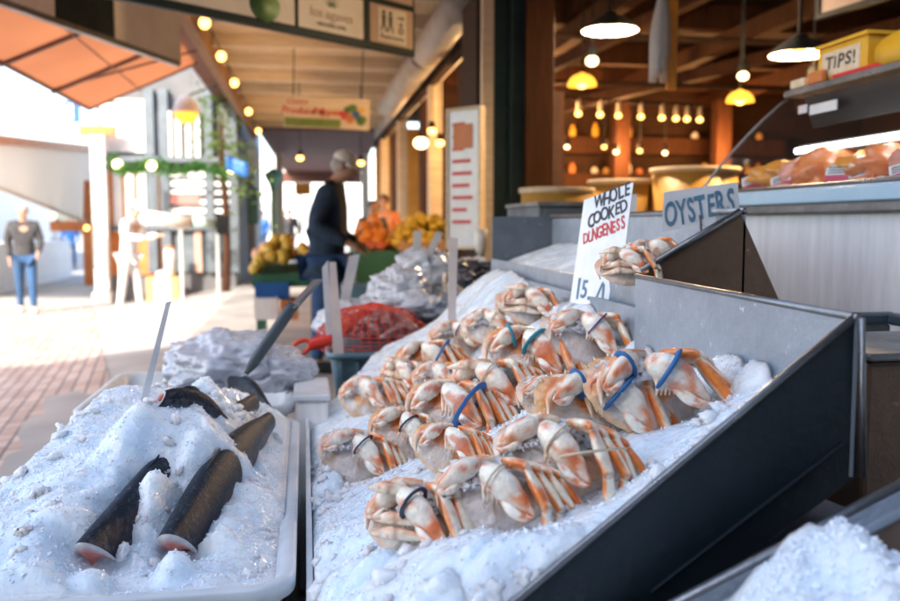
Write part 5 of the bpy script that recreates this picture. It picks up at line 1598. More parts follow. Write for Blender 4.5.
# ================================================================ fish tub at the lower left
TX0, TX1, TY0, TY1, TZ = -.66, -.045, 1.40, 2.62, .60
ft = thing('fish_tub', 'white plastic tub heaped with ice and whole dark fish', 'tub', ((TX0+TX1)/2, 2, .3))
def rrect(x0, x1, y0, y1, r, z, n=6):
    pts = []
    for cx, cy, a0 in ((x1-r, y1-r, 0), (x0+r, y1-r, pi/2), (x0+r, y0+r, pi), (x1-r, y0+r, 3*pi/2)):
        for k in range(n+1):
            a = a0 + k*pi/2/n; pts.append(Vector((cx + r*cos(a), cy + r*sin(a), z)))
    return pts
def tubmesh(x0, x1, y0, y1, zt, h, wall=.012, rim=.03, r=.06, taper=.03):
    prof = [(-taper + 0, zt - h), (-.002, zt - rim - .004), (-.002, zt - rim), (rim*.7, zt - rim), (rim*.75, zt - .004), (rim*.6, zt), (.004, zt), (-.012, zt - .012), (-wall - taper, zt - h + .01)]
    mb = MB(); mb.smooth = True; rings = []
    for off, z in prof:
        rings.append(rrect(x0 - off, x1 + off, y0 - off, y1 + off, max(.01, r + off), z))
    n = len(rings[0]); vs = [p for r_ in rings for p in r_]
    fs = [(i*n+k, i*n+(k+1)%n, (i+1)*n+(k+1)%n, (i+1)*n+k) for i in range(len(rings)-1) for k in range(n)]
    fs.append(tuple(range((len(rings)-1)*n, len(rings)*n)))
    fs.append(tuple(range(n))[::-1])
    mb.add(vs, fs); return mb
tubmesh(TX0, TX1, TY0, TY1, TZ, .26).build('tub_body', M_['poly'], ft)
for y in (1.8, 2.2):
    mb = MB(); mb.box((TX1 + .001, y, TZ - .1), (TX1 + .012, y + .1, TZ - .035)); mb.build('handle', M_['poly'], ft, bevel=.004)
for x, y in ((TX0 + .05, TY0 + .06), (TX1 - .07, TY0 + .06), (TX0 + .05, TY1 - .08), (TX1 - .07, TY1 - .08)):
    pass
mb = MB(); mb.box((TX0 + .02, TY0 + .02, -.02), (TX1 - .03, 3.4, .33)); fs_ = thing('tub_stand', 'dark stand beneath the white fish tub', 'stand', (-.35, 2, 0)); mb.build('cabinet', M_['black'], fs_)
FL = [(60, 560, 240, 405, .052), (185, 560, 262, 395, .056)]
def fb0(x, y):
    u = (x - TX0) / (TX1 - TX0); v = (y - TY0) / (TY1 - TY0)
    z = TZ - .01 + .15 * sst(v / .75) * (1 - .55 * sst((v - .75) / .3)) * (.55 + .45 * sin(pi * min(1, max(0, u * 1.0 + .05))))
    z += .03 * sst(1 - u * 1.6)
    z -= .03 * sst((u - .8) / .2)
    return z
# fish: headless dark bodies lying in the ice, cut ends towards the viewer
M_['fish'] = vcol_mat('fish_skin', rough=.40, sss=.0, bump=.7, bscale=320, coat=.0, spec=.18, mottle=.5)
FISH = []
def fish(pa, pb, r, label, tailfin=False, slant=.042):
    """pa: cut end, pb: hidden far end"""
    ax = (pb - pa); L = ax.length; d = ax.normalized(); side = d.cross(Vector((0, 0, 1))).normalized(); up = side.cross(d)
    t = thing('whole_fish', label, 'fish', tuple(pa), group='fish lying in the tub of ice')
    def pt(u, a, k=1.0):
        prof = r * (0.86 + .25 * sin(pi * min(1, u * 1.1)) - .45 * u * u)
        return pa + d * (u * L - (1 - min(1, u * 8)) * slant * sin(a)) + side * cos(a) * prof * .66 * k + up * sin(a) * prof * k * 1.02 + up * .02 * sin(u * pi)
    def cf(u, a):
        s_ = sin(a); nz = noise.noise(Vector((u * 30, a * 4, r * 100)))
        nb = noise.noise(Vector((u * 6, a * 1.5, 4)))
        c = lerp((.008, .017, .030), (.07, .105, .15), sst((-s_ + .25 + nz * .3) / .9))
        if s_ < -.55: c = lerp(c, (.50, .50, .50), .7)
        if abs(s_) < .12 and nz > -.1: c = lerp(c, (.20, .11, .09), .25)
        if nb > .25: c = lerp(c, (.16, .08, .07), min(.25, (nb - .25) * 1.5))
        c = lerp(c, (.02, .025, .03), max(0, nz) * .6)
        ns = noise.noise(Vector((u * 95, a * 14, 7)))
        if ns > .22: c = lerp(c, (.22, .26, .30), min(.20, (ns - .22) * 1.5))
        return c
    nu, na = 130, 56
    mb = MB(); mb.smooth = True
    mb.add([pt(j/nu, 2*pi*i/na) for j in range(nu+1) for i in range(na)],
           [(j*na+i, j*na+(i+1)%na, (j+1)*na+(i+1)%na, (j+1)*na+i) for j in range(nu) for i in range(na)] + [tuple(range(nu*na, (nu+1)*na))],
           [cf(j/nu, 2*pi*i/na) for j in range(nu+1) for i in range(na)])
    body = mb.build('skin', M_['fish'], t)
    # cut face: pink flesh, dark belly hollow
    mb = MB(); mb.smooth = True
    rings = []
    for k, (q, dd) in enumerate(((1.0, 0), (.90, -.003), (.6, .001), (.28, .004), (.0, .012))):
        rings.append((q, dd))
    vs, cs = [], []
    for q, dd in rings:
        for i in range(na):
            a = 2*pi*i/na; p = pt(0, a, q) + d * (dd + .01 * (1 - q)); vs.append(p)
            cs.append((.60, .58, .56) if q > .85 else ((.62, .16, .09) if q > .5 else (.40, .05, .03)))
    mb.add(vs, [(j*na+(i+1)%na, j*na+i, (j+1)*na+i, (j+1)*na+(i+1)%na) for j in range(len(rings)-1) for i in range(na)], cs)
    mb.build('cut_end', M_['shell'], t)
    if tailfin:
        mb = MB(); b0 = pa + d*.04 - side*r*.62
        mb.slab([b0, b0 - side*.045 + d*.0 + up*.03, b0 - side*.05 - d*.015 + up*.035, b0 - side*.022 - d*.03], up*.0 + d*.004); mb.build('fin', M_['fish'], t, bevel=.001)
    # back fin ridge
    mb = MB(); mb.smooth = True
    mb.tube([pt(u, pi/2) for u in (.25, .32, .4, .48)], [.001, .006, .007, .001], n=6, flat=.3, sub=3); mb.col = (.04, .05, .06); mb.c = [(.04, .05, .06)] * len(mb.v); mb.build('fin', M_['fish'], t)
    FISH.append((pa, pb, r))
    return t
def onfish(px, py, h): return march(px, py, fb0, h)
f1a, f1b = onfish(98, 560, -.004), onfish(232, 425, -.02)
fish(f1a, f1a + (f1b - f1a) * 1.25, .062, 'headless dark fish with pink cut end and raised fin, farther left in the ice tub', tailfin=True)
f2a, f2b = onfish(178, 552, -.006), onfish(262, 432, .0)
fish(f2a, f2a + (f2b - f2a) * 1.12, .063, 'long dark fish with a pink slit belly, nearer the crab tray in the ice tub')
f3a_, f3b_ = onfish(157, 414, .030), onfish(195, 404, .01)
f4a, f4b = onfish(268, 408, .012), onfish(235, 388, .005)
fish(f4b, f4a, .036, 'brown and blue fish tail showing at the far end of the ice tub')
FSEG = [(Vector(a), Vector(b), r) for a, b, r in FISH]
def fbed(x, y):
    z = fb0(x, y) + rough(x, y, 6, 1.25)
    for k, (a, b, r) in enumerate(FSEG):
        ab = (b - a).xy; t_ = ((Vector((x, y)) - a.xy).dot(ab)) / ab.dot(ab)
        if -.25 < t_ < 1.1:
            tc_ = max(0, min(1, t_))
            q = a.lerp(b, tc_); dist = (Vector((x, y)) - q.xy).length
            if dist < r * 2.2:
                # heap pressed up along the flanks, hollow where the body shows
                if t_ < .0: z -= .035 * sst(1 - dist / (r * 1.7))
                else:
                    z = z + .020 * exp(-((dist - r * 1.15) / (r * .6)) ** 2) * (.8 + .8 * noise.noise(Vector((x*18, y*18, 2)))) - .010 * sst(1 - dist / r)
    # heap that buries the middle of the two big fish
    for (px, py, rr_, hh) in HEAPS:
        d2 = ((x - px)**2 + (y - py)**2) / rr_**2
        if d2 < 1: z += hh * (1 - d2) ** 1.3
    e_ = min(x - TX0, TX1 - x, y - TY0, TY1 - y)
    return min(z, TZ + .004 + 1.1 * max(0, e_ - .012))
HEAPS = []
for (px, py, rr_, hh) in ((165, 455, .14, .12), (205, 425, .12, .075), (208, 478, .06, .045), (92, 574, .04, .034), (172, 566, .04, .032), (262, 425, .06, .045), (228, 462, .055, .085), (246, 432, .05, .06), (150, 515, .05, .03), (95, 480, .16, .045), (60, 530, .12, .05), (205, 400, .10, .05), (255, 505, .05, .012), (215, 365, .16, .04), (270, 385, .10, .03), (155, 500, .06, .045), (30, 575, .08, .03)):
    p = march(px, py + 12, fb0); HEAPS.append((p.x, p.y, rr_, hh))
o = field(fbed, TX0 + .004, TX1 - .004, TY0 + .006, TY1 - .006, .0046).build('ice_bed', M_['ice']); tag(o, kind='stuff')
f3a = march(157, 408, fbed) + Vector((0, .02, .012))
fish(f3a, f3a + Vector((.13, .10, -.075)), .027, 'small fish with a bright red cut end at the foot of the clear card stick', slant=-.006)
def smp3():
    x, y = random.uniform(TX0 + .01, TX1 - .02), random.uniform(TY0 + .02, TY1 - .2); return Vector((x, y, fbed(x, y) + .001))
grains(4000, smp3, .0016, .0042, 'ice_crumbs')

for a_, b_, r_ in FSEG[:2]:
    def smpf():
        t_ = random.uniform(.0, 1.0); q = a_.lerp(b_, t_); ang = random.uniform(-.3, pi + .3)
        sd_ = (b_ - a_).cross(Vector((0, 0, 1))).normalized()
        n_ = noise.noise(Vector((t_ * 9, ang * 1.5, r_ * 50)))
        if n_ < .02 and random.random() < .93: return None
        return q + sd_ * cos(ang) * r_ * .68 + Vector((0, 0, 1)) * (sin(ang) * r_ * 1.02 + .003)
    pass
def chunks(n, sampler, name='ice_chunks'):
    mb = MB(); mb.smooth = True
    for i in range(n):
        p = sampler()
        if p is None: continue
        s = random.uniform(.006, .019)
        R = Euler((random.uniform(0, 6), random.uniform(0, 6), 0)).to_matrix()
        mb.ball(p, (s, s * random.uniform(.6, .9), s * random.uniform(.5, .8)), M=R, nu=16, nv=10, amp=.55, fr=2.2, seed=i)
    o = mb.build(name, M_['ice']); o['kind'] = 'stuff'
def smc():
    x, y = random.uniform(.012, .70), random.uniform(.98, 2.4)
    if not bed_in(x, y): return None
    if noise.noise(Vector((x*9, y*9, 7))) < .05: return None
    return Vector((x, y, bed(x, y) - .003))
chunks(520, smc)
mb = MB(); mb.smooth = True
for i, (px, py, r_) in enumerate(((318, 506, .036), (343, 492, .024), (322, 562, .038), (350, 545, .026), (408, 592, .06), (452, 604, .055), (372, 588, .035), (336, 530, .022), (312, 470, .02), (330, 462, .018), (352, 568, .02), (490, 596, .028), (532, 580, .02), (742, 374, .026), (722, 364, .022), (700, 352, .026), (678, 350, .02), (655, 346, .018), (310, 590, .025))):
    p = march(px, py, bed0)
    if p.x < r_ + .004: p.x = r_ * 1.05 + .006
    if p.y < side_y(p.x) + r_ * 1.15: p.y = side_y(p.x) + r_ * 1.2
    mb.ball((p.x, p.y, bed0(p.x, p.y) - r_ * .15), (r_, r_ * .9, r_ * .8), nu=56, nv=38, amp=.40, fr=1.9, seed=i)
for q in range(len(mb.v)): mb.v[q] = mb.v[q] + Vector((0, 0, 1)) * (noise.noise(mb.v[q] * 70) * .003)
o = mb.build('ice_lumps', M_['ice']); o['kind'] = 'stuff'
chunks(300, lambda: (lambda x, y: Vector((x, y, fbed(x, y) - .003)) if noise.noise(Vector((x*9, y*9, 2))) > .05 else None)(random.uniform(TX0 + .02, TX1 - .03), random.uniform(TY0 + .03, TY1 - .2)))
# ================================================================ tubs and boxes behind
def lumpy_bag(c, r, m, name, label, cat, seed, group=None, nu=96, nv=60):
    mb = MB(); mb.smooth = True
    c = Vector(c); vs = []
    for j in range(nv + 1):
        ph = pi * j / nv
        for i in range(nu):
            a = 2*pi*i/nu; d = Vector((sin(ph)*cos(a), sin(ph)*sin(a), cos(ph)))
            n_ = noise.noise(d * 2.2 + Vector((seed, 0, 0))); rg = 1 - abs(noise.noise(d * 5 + Vector((0, seed, 0)))) * 2; r2 = 1 - abs(noise.noise(d * 11 + Vector((0, seed, 5)))) * 2
            r3 = 1 - abs(noise.noise(d * 21 + Vector((2, seed, 5)))) * 2
            k = 1 + .26 * n_ + .10 * rg + .035 * r2 + .01 * r3
            vs.append(c + Vector((d.x*r[0]*k, d.y*r[1]*k, max(-.6, d.z)*r[2]*k)))
    fs = []
    for j in range(nv):
        for i in range(nu):
            fs.append((j*nu+i, (j+1)*nu+i, (j+1)*nu+(i+1)%nu, j*nu+(i+1)%nu))
    mb.add(vs, fs)
    o = mb.build(name, m); tag(o, label, cat, group); return o
M_['bagfilm'] = mat('cloudy_bag_film', (.66, .70, .76), .15, col2=(.56, .60, .68), nscale=14, coat=1.0, sss=.2, alpha=.8)
# second white tub beyond the fish
t2 = thing('white_tub', 'white plastic tub with crumpled ice bags just beyond the fish tub', 'tub', (-.4, 3.1, .4))
tubmesh(-.68, -.06, 2.72, 3.42, .62, .26).build('tub_body', M_['poly'], t2)
for i, (px, py, r_, lab) in enumerate(((228, 362, (.19, .15, .10), 'cloudy plastic ice bag beyond the fish, by the tongs'), (268, 372, (.14, .13, .08), 'cloudy plastic ice bag right of the tongs beyond the fish'), (205, 372, (.12, .14, .06), 'flat cloudy plastic ice bag leftmost beyond the fish'))):
    p = at(px, py, Y=3.05); lumpy_bag((p.x, p.y, max(p.z, .58)), r_, M_['bagfilm'], 'ice_bag', lab, 'ice bag', i * 3.3)
mb = MB(); mb.box((-.70, 3.45, -.02), (-.1, 3.5, .3)); mb.build('panel', M_['black'], fs_)
# stacked white boxes in the gap
for i, (px, py, Y, w_, lab) in enumerate(((300, 402, 2.72, .11, 'white polystyrene box in the gap between the fish tub and the grey blue tub'),)):
    p = at(px, py, Y=Y); b_ = thing('polystyrene_box', lab, 'box', (p.x, Y + .1, 0))
    mb = MB(); mb.box((-.035, Y, .02), (.035 + .03, Y + .3, p.z)); mb.build('body', M_['offwhite'], b_, bevel=.008)
    mb = MB(); mb.box((-.042, Y - .008, p.z + .001), (.072, Y + .31, p.z + .022)); mb.build('lid', M_['poly'], b_, bevel=.006)
# grey blue bus tub with net bag of clams
Yb = 3.42
a, b = at(326, 354, Y=Yb), at(398, 352, Y=Yb)
bt_ = thing('bus_tub', 'grey blue plastic tub holding a red net bag of clams', 'tub', (a.x + .2, Yb + .2, .4))
tubmesh(a.x + .02, b.x + .06, Yb + .02, Yb + .42, a.z, .27, r=.04, rim=.026).build('tub_body', M_['bluetub'], bt_)
for k in range(5):
    x = a.x + .05 + k * .065; mb = MB(); mb.box((x, Yb + .012, a.z - .25), (x + .012, Yb + .0198, a.z - .035)); mb.build('rib', M_['bluetub'], bt_)
mb = MB(); mb.box((a.x + .03, Yb + .05, .02), (b.x + .05, Yb + .38, a.z - .28)); bs_ = thing('tub_crate', 'dark crate beneath the grey blue tub', 'crate', (a.x + .2, Yb + .2, 0)); mb.build('body', M_['black'], bs_)
cx, cy, cz = (a.x + b.x) / 2 + .06, Yb + .22, a.z + .035
random.seed(21)
M_['clam'] = mat('clam_shell', (.42, .38, .36), .45, col2=(.22, .20, .21), nscale=40, bump=.4, bscale=120)
for i in range(60):
    u, v = random.uniform(-1, 1), random.uniform(-1, 1)
    if u*u + v*v > 1: continue
    z = cz - .03 + .095 * (1 - u*u*.8 - v*v*.8) + random.uniform(-.01, .01)
    R = Euler((random.uniform(-.8, .8), random.uniform(-.8, .8), random.uniform(0, 6))).to_matrix()
    mb = MB(); mb.smooth = True; mb.ball((cx + .03 + u*.19, cy + v*.17, z + .025), (.034, .026, .016), M=R, nu=16, nv=10, amp=.12)
    o = mb.build('clam', M_['clam']); tag(o, 'grey clam in the red net bag', 'clam', 'clams in the red net bag')
net = mat('red_net', (.70, .05, .03), .5, col2=(.60, .04, .02), nscale=20)
mb = MB(); mb.smooth = True
def netf(u, v):
    a_ = 2*pi*u; ph = v * pi * .55; d = Vector((sin(ph)*cos(a_), sin(ph)*sin(a_), cos(ph)))
    k = 1 + .10 * noise.noise(d * 3)
    return Vector((cx + .015 + d.x*.235*k - .03*(1-v), cy + d.y*.20*k, cz - .02 + d.z*.155*k))
mb.grid(netf, 40, 17)
o = mb.build('net_bag', net); tag(o, 'red net bag stretched over clams in the grey blue tub', 'net bag')
md = o.modifiers.new('wire', 'WIREFRAME'); md.thickness = .004
mb = MB(); mb.smooth = True
mb.tube([(cx - .19, cy - .05, cz + .01), (cx - .13, cy - .08, cz + .055), (cx - .06, cy - .06, cz + .09), (cx + .02, cy - .02, cz + .105)], [.02, .035, .028, .008], n=14, flat=.5, sub=6)
mb.build('gathered_net', mat('red_net_folds', (.50, .05, .035), .45, col2=(.62, .12, .07), nscale=25), o)
# red handled tool hooked over the tub corner
p0, p1 = at(293, 349, Y=3.3), at(329, 340, Y=3.3)
rt_ = thing('red_handle_tool', 'red looped plastic handle sticking out beside the grey blue tub', 'tool', tuple(p0))
mb = MB(); mb.smooth = True
dd = (p1 - p0); upv = Vector((0, 0, 1)); L = dd.length
pts = []
for i in range(21):
    a_ = 2*pi*i/20; pts.append(p0 + dd*(.24 - .24*cos(a_)) + upv*.024*sin(a_))
mb.tube(pts, .009, n=8, caps=False)
mb.tube([p0 + dd*.46, p0 + dd*.7, p1 + dd*.1], [.022, .024, .018], n=10, flat=.6, sub=3)
mb.build('handle', mat('red_plastic', (.62, .035, .02), .3), rt_)
mb = MB(); mb.bar(p1 + dd*.05, p1 + dd*.9 + Vector((0, .1, -.05)), .012, .018); mb.build('blade', M_['rimsteel'], rt_)
# upright card seen edge on by the red handle, and another behind
def stick(name, label, pts, Y, m, t=.004, cat='card'):
    P_ = [at(x, y, Y=Y) for x, y in pts]
    mb = MB(); mb.slab(P_, (0, t, 0)); o_ = mb.build(name, m, bevel=.001); tag(o_, label, cat); return o_
M_['clearcard'] = mat('clear_plastic_card', (.62, .64, .66), .15, col2=(.50, .53, .56), nscale=12, alpha=.8, coat=.5)
M_['peachcard'] = mat('peach_stained_card', (.62, .52, .46), .2, col2=(.50, .44, .42), nscale=9, alpha=.9, coat=.4)
stick('card_stake', 'narrow upright plastic stake seen edge on beside the red handle', [(329, 262), (336, 262), (344, 354), (333, 354)], 3.28, M_['peachcard'])
stick('card_stake', 'broad flat end of the pale stake leaning behind the red handle', [(322, 268), (328, 260), (335, 354), (326, 334)], 3.30, M_['clearcard'])
stick('card_stake', 'second pale upright stake standing right behind the first, by the jeans of the man', [(349, 256), (360, 254), (350, 300), (340, 300)], 3.9, M_['clearcard'])
stick('card_stake', 'tall clear stake rising from the ice at the small red cut fish', [(166, 302), (171, 301), (143, 420), (135, 421)], 2.15, M_['clearcard'])
stick('card_stake', 'tall translucent peach stake standing between the net bag and the price card', [(449, 238), (458, 238), (456, 322), (448, 322)], 3.05, M_['peachcard'])
stick('card_stake', 'pale card leaning among the plastic bags nearer the man', [(414, 231), (422, 230), (420, 262), (412, 262)], 4.3, M_['clearcard'])
stick('card_stake', 'pale card leaning right among the plastic bags', [(436, 231), (443, 233), (425, 272), (419, 270)], 4.2, M_['clearcard'])
# tongs
tg = thing('tongs', 'long steel tongs with a dark grey grip leaning out of the ice bags', 'tongs', tuple(at(270, 340, Y=2.75)))
a, b, c = at(246, 374, Y=2.66), at(294, 304, Y=2.66), at(317, 280, Y=2.70)
mb = MB(); mb.smooth = True; mb.tube([a, a.lerp(b, .25), b], [.007, .017, .018], n=12, flat=.6, sub=4); mb.build('grip', mat('dark_grip_rubber', (.035, .05, .06), .45, col2=(.05, .07, .08)), tg)
mb = MB(); mb.bar(b - (b-a)*.06, c, .034, .006); mb.build('arm', M_['rimsteel'], tg, bevel=.002)
mb = MB(); mb.bar(b - (b-a)*.06 + Vector((.012, .03, .0)), c + Vector((.01, .03, .0)), .030, .006); mb.build('arm', M_['rimsteel'], tg, bevel=.002)

# far tubs with plastic and crab legs
t3 = thing('crab_leg_tub', 'steel edged tub of crab legs and plastic bags beyond the net bag', 'tub', (.7, 4.3, .6))
a, b = at(402, 300, Y=4.0), at(500, 290, Y=4.0)
tubmesh(a.x, b.x + .1, 3.75, 4.9, .80, .2, r=.03, rim=.02).build('tub_body', M_['bluetub'], t3)
mb = MB(); mb.box((a.x + .03, 3.8, .02), (b.x + .08, 4.85, .6)); mb.build('base', M_['black'], t3)
random.seed(8)
for i, (px, py, Y, r_) in enumerate(((400, 290, 4.0, (.13, .13, .10)), (425, 275, 4.3, (.15, .14, .12)), (455, 285, 4.4, (.14, .14, .09)), (410, 308, 3.8, (.15, .10, .07)), (470, 272, 4.6, (.13, .14, .07)), (380, 310, 4.0, (.12, .1, .07)), (350, 322, 3.95, (.14, .1, .09)))):
    p = at(px, py, Y=Y); lumpy_bag(p, r_, M_['bagfilm'], 'plastic_bag', ['crumpled plastic bag', 'tall crumpled plastic bag', 'wide crumpled plastic bag', 'low crumpled plastic bag', 'farthest crumpled plastic bag', 'small crumpled plastic bag', 'white crumpled plastic bag'][i] + [' behind the white stake by the man', ' between the two leaning pale cards', ' just left of the peach stake', ' in front of the crab leg tub', ' at the foot of the menu board', ' right of the second pale stake', ' right behind the clams'][i], 'plastic bag', i * 2.7)
for i in range(26):
    p = at(random.uniform(440, 492), random.uniform(283, 300), Y=random.uniform(3.9, 4.4))
    q = p + Vector((random.uniform(-.10, .10), random.uniform(-.06, .06), random.uniform(-.02, .05)))
    m_ = p.lerp(q, .5) + Vector((0, 0, .03))
    mb = MB(); mb.smooth = True; mb.tube([p, m_, q], [.010, .013, .004], n=8, sub=3, colf=shade_leg(i, .9)); o = mb.build('crab_piece', M_['shell']); tag(o, 'loose cooked crab piece in the tub by the menu board', 'crab piece', 'loose crab pieces in the far tub')
bw_ = thing('pale_bowl', 'pale bowl beside the foot of the menu board', 'bowl', tuple(at(484, 274, Y=4.3)))
p = at(484, 280, Y=4.3); mb = MB(); mb.smooth = True; mb.lathe([(0, -.03), (.07, -.02), (.11, .03), (.105, .03), (.065, -.012), (0, -.02)], p, n=24); mb.build('bowl', M_['bluetub'], bw_)
cp = at(481, 240, Y=4.9)
pc = thing('white_cup', 'white paper cup standing against the dark pillar', 'cup', tuple(cp))
mb = MB(); mb.smooth = True; mb.lathe([(0, -.07), (.03, -.07), (.04, .06), (.037, .06), (.028, -.065), (0, -.065)], cp, n=16); mb.build('cup', M_['white'], pc)
mb = MB(); mb.tube([cp - Vector((0, 0, .072)), cp - Vector((0, 0, .4))], .02, n=8); mb.build('holder', M_['rimsteel'], pc)
# dark shellfish heap on ice between the tray and the pillar
def sh(x, y): return .86 + .06 * fbm(x, y, 1, 3, 6)
random.seed(13)
for i in range(70):
    px, py = random.uniform(462, 548), 0
    Y = random.uniform(3.55, 4.3); x = at(px, 280, Y=Y).x
    R = Euler((random.uniform(-.8, .8), random.uniform(-.8, .8), random.uniform(0, 6))).to_matrix()
    zc = at(px, 292, Y=3.6).z + (Y - 3.6) * .08 + random.uniform(0, .05)
    mb = MB(); mb.smooth = True; mb.ball((x, Y, zc), (.042, .026, .015), M=R, nu=12, nv=8, amp=.2); o = mb.build('mussel', mat('mussel', (.03, .03, .04), .3) if i == 0 else bpy.data.materials['mussel']); tag(o, 'dark mussel in the heap behind the ice crest', 'mussel', 'dark mussels behind the ice crest')
mb = MB(); a, b = at(455, 292, Y=3.55), at(552, 292, Y=3.55)
mu = thing('mussel_tray', 'shallow steel tray of dark mussels behind the ice crest', 'display tray', (a.x + .2, 3.9, .8))
mb.box((a.x, 3.5, .5), (b.x, 4.35, a.z - .02)); mb.build('tray', M_['steel'], mu)

# steel cabinet and mustard tubs
a, b = at(539, 206, Y=3.95), at(592, 200, Y=3.75)
sc_ = thing('steel_bin', 'tall grey steel bin behind the ice crest right of the dark pillar', 'bin', (a.x + .1, 4.1, 0))
mb = MB(); mb.box((a.x, 3.95, .3), (b.x + .06, 4.6, a.z)); mb.build('body', M_['binsteel'], sc_, bevel=.006)
mb = MB(); mb.box((a.x - .008, 3.94, a.z + .001), (b.x + .068, 4.61, a.z + .02)); mb.build('lid_rim', M_['rimsteel'], sc_)
for i, (x0, x1, yt, yb, Y, m, lab) in enumerate(((521, 592, 188, 300, 5.2, 'mustard', 'mustard round tub with a white rim just right of the pillar'), (590, 655, 180, 300, 5.9, 'mustard', 'brownish mustard tub behind the price card'), (654, 735, 168, 300, 5.6, 'mustard', 'largest mustard tub behind the oysters card'))):
    a, b = at(x0, yt, Y=Y), at(x1, yt, Y=Y); r_ = (b.x - a.x) / 2; c_ = Vector(((a.x + b.x) / 2, Y, 0)); zt = a.z
    t_ = thing('round_tub', lab, 'tub', (c_.x, Y, .3))
    mb = MB(); mb.smooth = True; mb.lathe([(0, .1), (r_*.86, .1), (r_*.97, zt - .03), (r_*.90, zt - .03), (r_*.85, zt - .10), (0, zt - .10)], c_, n=36); mb.build('tub_body', M_[m], t_)
    mb = MB(); mb.smooth = True; mb.lathe([(r_*.97, zt - .032), (r_*1.03, zt - .028), (r_*1.03, zt), (r_*.92, zt + .002), (r_*.90, zt - .03)], c_, n=36); mb.build('rim', M_['cream'], t_)

# ================================================================ glass display case with fillets
XC = 1.50; YN, YFAR = .9, 3.25
dc = thing('display_case', 'curved glass refrigerated case with white stained front and lit tube', 'display case', (1.9, 2, 0))
zc = 1.285
mb = MB(); mb.box((XC, YN, .05), (2.5, 2.86, zc - .075)); mb.build('front_panel', M_['offwhite'], dc)
for k in range(1):
    y = 1.95
    mb = MB(); mb.box((XC - .006, y, .08), (XC - .0005, y + .008, zc - .085)); mb.build('panel_joint', M_['greywall'], dc)
mb = MB(); mb.box((XC - .03, YN, zc - .074), (2.5, 2.90, zc - .045)); mb.build('ledge_trim', M_['rimsteel'], dc, bevel=.005)
mb = MB(); mb.box((XC - .02, YN, zc - .044), (2.5, 3.26, zc + .0)); mb.build('ledge', mat('pale_blue_enamel', (.40, .56, .68), .25, col2=(.34, .50, .63), nscale=5), dc, bevel=.006)
mb = MB(); mb.box((1.62, 2.87, .05), (2.5, 3.25, zc - .05)); mb.build('end_panel', M_['brownv'], dc)
gm, nt, b = newmat('case_glass')
b.inputs['Base Color'].default_value = (.05, .06, .06, 1); b.inputs['Roughness'].default_value = .02; b.inputs['Alpha'].default_value = .06; b.inputs['Specular IOR Level'].default_value = .35
def gf(u, v):
    a_ = v
    x = XC + .03 + .37 * (v ** 1.12); z = zc + .005 + .385 * (1 - (1 - v) ** 1.12)
    return Vector((x, YN + (YFAR - YN) * u, z))
mb = MB(); mb.smooth = True; mb.grid(gf, 10, 16); mb.build('front_glass', gm, dc, solid=.006)
mb = MB()
pr = [gf(1, k/12) for k in range(13)]; mb.slab(pr + [Vector((2.45, YFAR, pr[-1].z)), Vector((2.45, YFAR, zc + .005))], (0, .006, 0)); mb.build('end_glass', gm, dc)
top = gf(0, 1)
mb = MB(); mb.box((top.x - .01, YN, top.z + .004), (2.5, YFAR + .03, top.z + .03)); mb.build('top', M_['rimsteel'], dc, bevel=.004)
mb = MB(); mb.slab([(top.x - .03, YN, top.z - .02), (top.x + .01, YN, top.z - .13), (top.x + .01, 3.1, top.z - .13), (top.x - .03, 3.1, top.z - .02)], (.01, 0, 0)); mb.build('light_hood', mat('dark_hood_enamel', (.015, .014, .014), .35), dc)
mb = MB(); mb.smooth = True; p0 = at(750, 158, X=1.80); 
mb.tube([(1.80, 3.02, p0.z), (1.80, YN, p0.z + .01)], .011, n=12); mb.build('light_tube', M_['tube'], dc)
mb = MB(); mb.box((1.825, YN, p0.z - .01), (1.85, 3.05, p0.z + .022)); mb.build('light_fixture', M_['rimsteel'], dc)
mb = MB(); mb.box((1.94, YN, p0.z + .0), (2.2, 3.1, p0.z + .012)); mb.build('glass_shelf', M_['rimsteel'], dc)
mb = MB(); mb.box((2.44, YN, zc), (2.48, YFAR, top.z)); mb.build('back_panel', mat('warm_case_back', (.42, .22, .08), .4, col2=(.3, .15, .05)), dc)
mb = MB(); mb.box((top.x + .02, 2.35, top.z + .031), (top.x + .05, 3.0, top.z + .05)); mb.build('red_strip', mat('red_strip', (.6, .02, .02), .4), dc)
# price notices taped on the glass hood
for (x0, y0, x1, y1, lab) in ((845, 100, 874, 116, 'pale notice taped inside the top of the case glass'), (833, 105, 842, 115, 'tiny pale notice taped beside the larger one on the case')):
    p_, q_ = at(x0, y1, X=top.x + .10), at(x1, y0, X=top.x + .10)
    mb = MB(); mb.slab([(top.x - .045, p_.y, p_.z), (top.x - .045, q_.y, p_.z), (top.x - .045, q_.y, q_.z), (top.x - .045, p_.y, q_.z)], (.004, 0, 0)); o = mb.build('notice', M_['paper']); tag(o, lab, 'notice')
